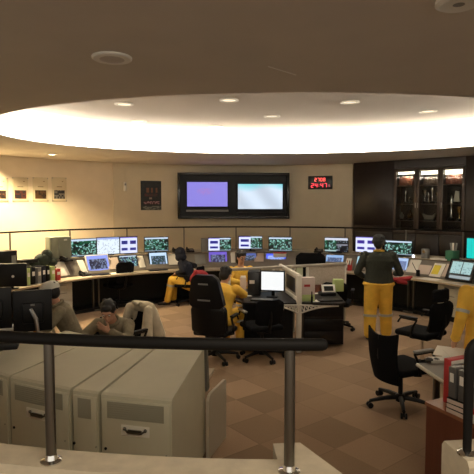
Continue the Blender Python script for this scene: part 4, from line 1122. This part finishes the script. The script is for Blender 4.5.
# ---------------------------------------------------------------- island
YF = 7.3
pp = at_y(299, 305, YF); PXx = pp.x
ZD = .745
t = thing('island_desk', 'dark double desk of the central island with white bracketed post', 'desk', (PXx, YF, 0))
xl = at_z(243, 304, ZD).x-PXx; xr = at_z(346, 304, ZD).x-PXx+.02
MB().prism([(xl, .0), (xl+.15, -.02), (-.02, -.02), (-.02, 1.25), (xl-.05, 1.25), (xl-.12, .25)], 'z', ZD-.03, ZD).build('desktop', DARKDESK, t, False)
MB().prism([(.02, -.02), (xr-.1, -.08), (xr, .0), (xr+.05, 1.25), (.02, 1.25)], 'z', ZD-.03, ZD).build('desktop', DARKDESK, t, False)
MB().box((0, 0, .575), (.075, .05, 1.15), .008).build('post', mat('post_offwhite', (.66, .62, .54), .4), t)
POSTM = MATS['post_offwhite']
def bracket(sx, L_):
    m_ = MB(); n = 10; top = []; bot = []
    for i in range(n+1):
        u = i/n; x = sx*(.02+u*L_); top.append((x, ZD-.031-.0)); bot.append((x, ZD-.045-.11*(1-u)**2.2))
    # rails of the bracket with open triangles between them
    m_.tube([(x, -.03, z-.004) for x, z in top], .014, 6); m_.tube([(x, -.03, z) for x, z in bot], .013, 6)
    for i in range(0, n): m_.tube([(top[i][0], -.03, top[i][1]), (bot[i+1][0], -.03, bot[i+1][1])], .009, 6); m_.tube([(bot[i][0], -.03, bot[i][1]), (top[i][0], -.03, top[i][1])], .009, 6)
    return m_
bracket(-1, .42).build('bracket', POSTM, t); bracket(1, .56).build('bracket', POSTM, t)
MB().box((.42, .62, .37), (.62, .62, .68), .01).build('pedestal', DARKDESK, t)
MB().box((-.44, .34, .37), (.78, .03, .68)).build('modesty_panel', BLACK, t)
MB().box((xl+.02, .6, .36), (.04, .9, .70)).build('side_panel', BLACK, t)
for z in (.56, .33, .14): MB().box((.42, .305, z), (.58, .012, .19), .004).build('drawer', mat('drawer_dark', (.007, .006, .006), .4, spec=.3), t)
# partitions
t = thing('desk_partition', 'off white framed partition running back from the island post with a dark picture', 'partition', (PXx, YF, 0))
e = at_z(280, 264, 1.16); dx = e.x-PXx; dy = e.y-YF; Lp = math.hypot(dx, dy); rzp = math.atan2(dy, dx); t.rotation_euler = (0, 0, rzp)
MB().box((Lp/2, 0, 1.14), (Lp, .045, .05), .006).build('top_rail', POSTM, t)
MB().box((Lp/2, 0, .78), (Lp, .04, .06), .004).build('bottom_rail', POSTM, t)
MB().box((Lp/2, 0, .96), (Lp-.04, .02, .32)).build('panel', mat('partition_fabric', (.50, .45, .36), .8), t)
MB().box((.05, 0, .96), (.05, .04, .36), .004).build('end_rail', POSTM, t)
Pm = Matrix.Translation((.50, .014, .965)) @ Matrix.Rotation(PI, 4, 'Z')
fnp = lambda u, v: tuple(c*(.5+rnd(int(u*9), int(v*7), 4)) for c in ((.06, .06, .04) if u > .4 else (.16, .15, .11)))
pix(MB(), .62, .22, 12, 8, fnp, Pm).build('picture', M_PRINT, t, False)
a_ = at_z(228, 268.5, 1.16); b_ = at_z(346, 262.5, 1.16); L_ = (b_-a_).length; rzc = math.atan2(b_.y-a_.y, b_.x-a_.x)
t = thing('cross_partition', 'low partition with a grey top rail crossing behind the island desks', 'partition', (a_.x, a_.y, 0), rzc)
MB().box((L_/2, 0, 1.14), (L_, .06, .045), .008).build('top_rail', mat('rail_greige', (.36, .32, .26), .5), t)
s1_ = L_*.36
MB().box((s1_/2, 0, .93), (s1_-.04, .008, .36)).build('glass_panel', GLASS, t)
MB().box(((L_*.66+L_)/2, 0, .92), (L_*.34, .03, .40)).build('fabric_panel', mat('pink_beige_fabric', (.48, .41, .33), .9, noise=.1, nscale=40), t)
MB().box((L_*.58, .0, .92), (.12, .03, .40)).build('green_tint_panel', mat('pale_green_panel', (.50, .52, .36), .7), t)
for x in (.02, s1_, L_*.53, L_*.65, L_-.02): MB().box((x, 0, .58), (.035, .045, 1.14), .005).build('post', POSTM, t)
MB().box((s1_/2, .0, .74), (s1_, .04, .03)).build('lower_rail', POSTM, t)
# island: items
pm = at_z(268, 299, ZD)
cc = at_y(272.5, 281, pm.y+.16)
monitor('monitor with a blank white screen on the dark island desk', cc, 22*cc.y/500*1.03, 18.5*cc.y/500, R_(-14), c_doc(99, (.90, .92, .93)) if False else (lambda u, v: (.92, .93, .93)), zbase=ZD, bez=.02)
kb = at_z(262, 300.5, ZD)
t = thing('keyboard', 'dark keyboard in front of the white screen on the island', 'keyboard', (kb.x, kb.y-.02, ZD), R_(-10)); MB().box((0, 0, .012), (.34, .13, .02), .005).build('case', BLACK, t)
m_ = MB(); [m_.box((-.15+.0214*i, -.045+.03*j, .025), (.017, .022, .006)) for i in range(15) for j in range(4)]; m_.build('keys', GREYP, t)
pt = at_y(254.5, 280, 8.05)
t = thing('computer_tower', 'black computer tower with a white label beside the blank white screen', 'computer', (pt.x, pt.y, ZD), R_(-5))
MB().box((0, 0, .19), (.20, .36, .38), .008).build('case', BLACK, t); MB().box((0, -.185, .19), (.18, .01, .36), .004).build('front_cover', mat('cover_black', (.02, .02, .022), .3), t); MB().box((-.03, -.192, .22), (.08, .003, .055)).build('label_sticker', PAPER, t)
def deskthing(name, label, cat, px, py, d, m, rz=0, z=ZD, bev=.005, part='body'):
    p = at_z(px, py, z); t = thing(name, label, cat, (p.x, p.y, z), rz); MB().box((0, 0, d[2]/2), d, bev).build(part, m, t); return t
t = deskthing('paper_carton', 'white and pink carton standing beside the island post', 'carton', 307.5, 301, (.20, .10, .36), mat('carton_pinkwhite', (.60, .50, .46), .7), .1)
MB().box((-.02, -.052, .24), (.09, .003, .035)).build('red_label', REDP, t); MB().box((0, -.052, .055), (.19, .003, .10)).build('green_label', LGREEN, t)
deskthing('green_carton', 'pale green carton at the right end of the island desk', 'carton', 338, 291, (.16, .12, .20), LGREEN, .1)
t = deskthing('black_bottle', 'thin black bottle standing against the white and pink carton', 'bottle', 311.8, 303, (.03, .03, .10), BLACK, 0, bev=.01)
MB().cyl((0, 0, .1), (0, 0, .17), .010, .008).build('neck', BLACK, t)
t = deskthing('desk_phone', 'dark desk phone with a white display panel on the right island desk', 'telephone', 327, 295, (.24, .2, .05), BLACK, .1)
MB().box((.03, .03, .10), (.22, .02, .13), .004, rot=(-.5, 0, 0)).build('display_frame', WHITE, t); MB().box((.03, .018, .10), (.15, .012, .08), rot=(-.5, 0, 0)).build('display_pane', BLACK, t)
deskthing('photo_frame', 'small brown photo frame left of the desk phone', 'picture frame', 318, 293, (.12, .03, .14), REDWOOD, .1)
for px, py, lb, r in ((318, 301, 'loose white papers beside the carton on the island desk', .4), (317, 293.5, 'white sheet lying behind the dark bottle', .1)):
    p = at_z(px, py, ZD); t = thing('loose_papers', lb, 'papers', (p.x, p.y, ZD+.001), r); [MB().box((.03*k, 0, .003+k*.003), (.24, .14, .002), rot=(0, 0, .15*k)).build('sheet', PAPER, t) for k in range(2)]
deskthing('keyboard', 'black keyboard on the right island desk', 'keyboard', 330, 301, (.36, .14, .022), BLACK, .2)
# white items around seated woman
p = at_z(245, 296, ZD); t = thing('loose_papers', 'white paper by the hands of the seated person in yellow', 'papers', (p.x, p.y, ZD+.001), .3); MB().box((0, 0, .002), (.2, .12, .003)).build('sheet', PAPER, t)
p = at_y(249, 279, 8.2); t = thing('document_holder', 'pinkish upright folder left of the black computer tower', 'folder', (p.x-.10, 7.95, ZD), 0); MB().box((0, 0, .14), (.10, .10, .28), .004).build('cover', PINKP, t); MB().box((0, -.01, .29), (.08, .07, .03)).build('pages', PAPER, t)

# ---------------------------------------------------------------- near left monitors (seen from behind)
def rear_monitor(label, px0, px1, py0, py1, Y, rz, desk=.67):
    a = at_y(px0, py0, Y); b = at_y(px1, py1, Y); w = (b.x-a.x)/math.cos(rz); h = a.z-b.z
    t = thing('monitor', label, 'monitor', ((a.x+b.x)/2, Y, desk), rz)
    zc = (a.z+b.z)/2-desk
    MB().box((0, .0, zc), (w, .035, h), .008).build('housing', BLACK, t)
    MB().box((0, -.03, zc-.02), (w*.55, .035, h*.5), .015).build('rear_cover', BLACK, t)
    pix(MB(), w-.03, h-.03, 10, 8, lambda u, v: (.25, .3, .35), Matrix.Translation((0, .0185, zc)) @ Matrix.Rotation(PI, 4, 'Z')).build('screen', M_SCR, t, False)
    m_ = MB(); m_.tube([(-.02, -.06, zc+.03), (.03, -.10, zc-.07), (.06, -.07, .05)], [.018, .022, .018], 10); m_.build('monitor_arm', STEEL, t)
    MB().box((.05, -.06, .012), (.2, .16, .024), .008).build('stand_base', BLACK, t)
    MB().box((.0, -.0495, zc+h*.16), (.04, .003, .018)).build('badge', GREYP, t)
rear_monitor('black monitor back with silver arm in front of the white capped person', 15.5, 50, 290, 331, 5.15, R_(22))
rear_monitor('black monitor back cut by the left edge above the near handrail', -26, 9.5, 288, 329, 5.0, R_(20))
p = at_z(8, 327, .70)
t = thing('paper_tray', 'small white paper tray on the near operator worktop at far left', 'tray', (p.x, p.y, .671), .4); MB().box((0, 0, .012), (.26, .18, .024), .004).build('tray', WHITE, t); MB().box((0, 0, .035), (.2, .14, .02), .003).build('papers', PAPER, t)
p = at_z(6, 348, zp)
t = thing('telephone_handset', 'dark device with a silver part lying on the near cabinet top at left', 'telephone', (p.x, p.y, zp-.01), .3)
MB().box((0, 0, .03), (.2, .14, .05), .015).build('base', BLACK, t); MB().cap((-.08, .0, .08), (.07, .03, .08), .018).build('handset', STEEL, t)
p = at_z(36, 331, .70); t = thing('amber_cup', 'small amber coloured cup under the left monitor', 'cup', (p.x, p.y, .67)); MB().lathe([(.03, 0), (.038, .09), (.033, .09), (.027, .01)], n=16).build('cup', mat('amber', (.45, .2, .05), .3), t)

# ---------------------------------------------------------------- right desks
# bright edged desk beside the near chair
ZT = .745
c0 = at_z(417.5, 363, ZT); c1 = at_z(446, 382, ZT)
d = (c1-c0).normalized()
c2 = c1+d*.25; nrm = Vector((-d.y, d.x, 0)) if Vector((-d.y, d.x, 0)).x > 0 else Vector((d.y, -d.x, 0))
poly = [c0, c2, c2+nrm*.95, c0+nrm*.95]
t = thing('work_desk', 'desk with a pale front edge beside the nearest chair', 'desk', c0*1.0 - Vector((0, 0, ZT)))
q0 = Vector((c0.x, c0.y, 0))
MB().prism([((v-q0).x, (v-q0).y) for v in poly], 'z', ZT-.03, ZT-.001).build('desktop', mat('desk_greydark', (.10, .085, .07), .4), t, False)
ed = MB(); ed.tube([c0-q0-Vector((0, 0, .016)), c2-q0-Vector((0, 0, .016))], .017, 8); ed.build('pale_edge', mat('pale_edge', (.42, .38, .31), .4), t)
for v in (c0+d*.12+nrm*.12, c0+d*.12+nrm*.85): w_ = v-q0; MB().box((w_.x, w_.y, ZT/2-.02), (.05, .05, ZT-.05), .006).build('leg', DSTEEL, t)
def onR(px, py, z=ZT): return at_z(px, py, z)
t = thing('computer_mouse', 'black mouse at the corner of the pale edged desk', 'mouse', onR(430, 361.5)); b = MB().sph((0, 0, .012), (.035, .055, .022)); b.sph((.06, .0, .012), (.04, .05, .018)); b.build('shell', BLACK, t)
p = onR(441, 361); t = thing('keyboard', 'pale keyboard on the pale edged desk beside the mouse', 'keyboard', (p.x+.05, p.y, ZT), math.atan2(nrm.y, nrm.x)*.6); MB().box((0, 0, .01), (.34, .14, .02), .004).build('case', mat('kb_pale', (.45, .42, .36), .5), t)
m_ = MB(); [m_.box((-.14+.022*i, -.045+.03*j, .023), (.017, .022, .006)) for i in range(14) for j in range(4)]; m_.build('keys', WHITE, t)
p = onR(456, 353); t = thing('loose_papers', 'large white papers spread below the arm of the right person', 'papers', (p.x, p.y, ZT+.001), -.5)
for k in range(3): MB().box((.06*k-.06, -.04*k, .003+k*.003), (.26, .36, .002), rot=(0, 0, .2*k)).build('sheet', PAPER, t)

# reddish wooden cabinet at lower right
ZW = .75
k0 = at_z(426.5, 402, ZW); k1 = at_z(441, 395.5, ZW)
k2 = at_z(474, 424, ZW)
dd = (k2-k0).normalized(); kk = k0+dd*.9
bk = Vector((-dd.y, dd.x, 0)); bk = bk if bk.y > 0 else -bk
t = thing('wooden_cabinet', 'reddish brown wooden cabinet with binders on it at lower right', 'cabinet', (k0.x, k0.y, 0))
q0 = Vector((k0.x, k0.y, 0)); poly = [Vector((0, 0, 0)), kk-q0-Vector((0, 0, ZW)), kk-q0-Vector((0, 0, ZW))+bk*.42, bk*.42]
MB().prism([(v.x+ (0), v.y) for v in poly], 'z', .0, ZW-.025).build('carcass', REDWOOD, t, False)
cen = sum(poly, Vector())/4
MB().prism([((v-cen).x*1.02+cen.x, (v-cen).y*1.03+cen.y) for v in poly], 'z', ZW-.025, ZW).build('top_board', wood_mat('reddish_top', (.22, .085, .04), (.32, .13, .065), .3), t, False)
rzk = math.atan2(dd.y, dd.x)
def upright(px, py, d_, m, name, label, cat, Z=ZW, off=0):
    p = at_z(px, py, Z); t = thing(name, label, cat, (p.x, p.y, Z), rzk)
    return t
t = upright(446, 403, None, None, 'ring_binder', 'tall red binder standing on the wooden cabinet at lower right', 'binder')
MB().box((0, .12, .16), (.055, .24, .32), .003).build('cover', REDP, t); MB().box((.028, .12, .16), (.008, .22, .30)).build('pages', PAPER, t)
t = upright(452.5, 406, None, None, 'file_box', 'dark smoky plastic file box beside the red binder', 'file box'); MB().box((0.01, .12, .145), (.06, .24, .29), .004).build('case', mat('smoke', (.10, .075, .065), .3), t)
MB().box((.01, -.002, .2), (.03, .004, .05)).build('label_sticker', GREYP, t)
names3 = ['bundle of papers lowest on the wooden cabinet beside the black post', 'bundle of papers in the middle of the low stack by the black post', 'bundle of papers topmost of the low stack by the black post']
pst = at_z(462, 414, ZW)+dd*.12-bk*.02
for k in range(3):
    t = thing('paper_bundle', names3[k], 'papers', (pst.x+.02, pst.y+.14, ZW+.035*k), rzk+.05*k)
    MB().box((0, 0, .015), (.16, .24, .03), .003).build('pages', PINKP, t); MB().box((0, 0, .032), (.165, .245, .003)).build('cover', BLACK, t)
for k, (dx_, lb) in enumerate(((-.045, 'grey translucent file box on the paper bundles, left one by the black post'), (.035, 'grey translucent file box on the paper bundles behind the black post'))):
    v = Vector((pst.x+.02, pst.y+.14, 0))+dd*dx_; t = thing('file_box', lb, 'file box', (v.x, v.y, ZW+.105), rzk)
    MB().box((0, 0, .105), (.06, .22, .21), .004).build('case', mat('grey_translucent', (.10, .095, .09), .25), t); MB().box((0, -.112, .14), (.03, .003, .06)).build('label_sticker', PAPER, t)
v = Vector((pst.x+.02, pst.y+.14, 0))+dd*.19
t = thing('document_pile', 'pile with a red folder and white papers at the right edge on the cabinet', 'papers', (v.x, v.y, ZW), rzk)
MB().box((0, 0, .03), (.2, .24, .06), .003).build('pages', PAPER, t); MB().box((0, 0, .075), (.2, .24, .03), .003).build('red_folder', REDP, t); MB().box((0, .0, .16), (.16, .2, .14), .003).build('grey_box', GREYP, t); MB().box((0, 0, .25), (.2, .24, .03), .003).build('white_tray', PAPER, t)

# ---------------------------------------------------------------- lights
def lamp(kind, loc, e, col=(1, .80, .56), size=.3, spot=None, tgt=None, blend=.5):
    d = bpy.data.lights.new('lamp', kind); d.energy = e; d.color = col
    if kind == 'AREA': d.size = size
    else: d.shadow_soft_size = size
    if spot: d.spot_size = R_(spot); d.spot_blend = blend
    o = bpy.data.objects.new('lamp', d); COL.objects.link(o); o.location = loc
    if tgt is not None:
        o.rotation_euler = (Vector(tgt)-Vector(loc)).to_track_quat('-Z', 'Y').to_euler()
    return o
for (x, y) in [(124, 104), (229, 100), (350, 102), (428, 111), (216, 126), (305, 129), (388, 127)]:
    p = at_z(x, y, H2); lamp('SPOT', (p.x, p.y, H2-.04), 30, (1, .9, .74), .1, 120, (p.x, p.y, 0), .8)
p = at_z(52, 154, H); lamp('SPOT', (p.x, p.y, H-.03), 260, (1, .80, .46), .06, 130, (p.x, p.y, 0), .9)
q = at_z(-10, 152, H); lamp('SPOT', (q.x, q.y, H-.03), 260, (1, .80, .46), .06, 130, (q.x, q.y, 0), .9)
for v in SC_L2: lamp('AREA', v, 1.6, (1, .85, .65), .2, tgt=(v.x, v.y, 0))  # weak lights added inside the cabinet to brighten the trophies
# added soft fill above the viewer, brightens the near ledge and cabinets
lamp('AREA', (.5, .2, 3.15), 26, (1, .86, .66), 1.6, tgt=(.5, .8, 0))
w = bpy.data.worlds.new('world'); SC.world = w; w.use_nodes = True
w.node_tree.nodes['Background'].inputs[0].default_value = (1, .91, .78, 1); w.node_tree.nodes['Background'].inputs[1].default_value = .5
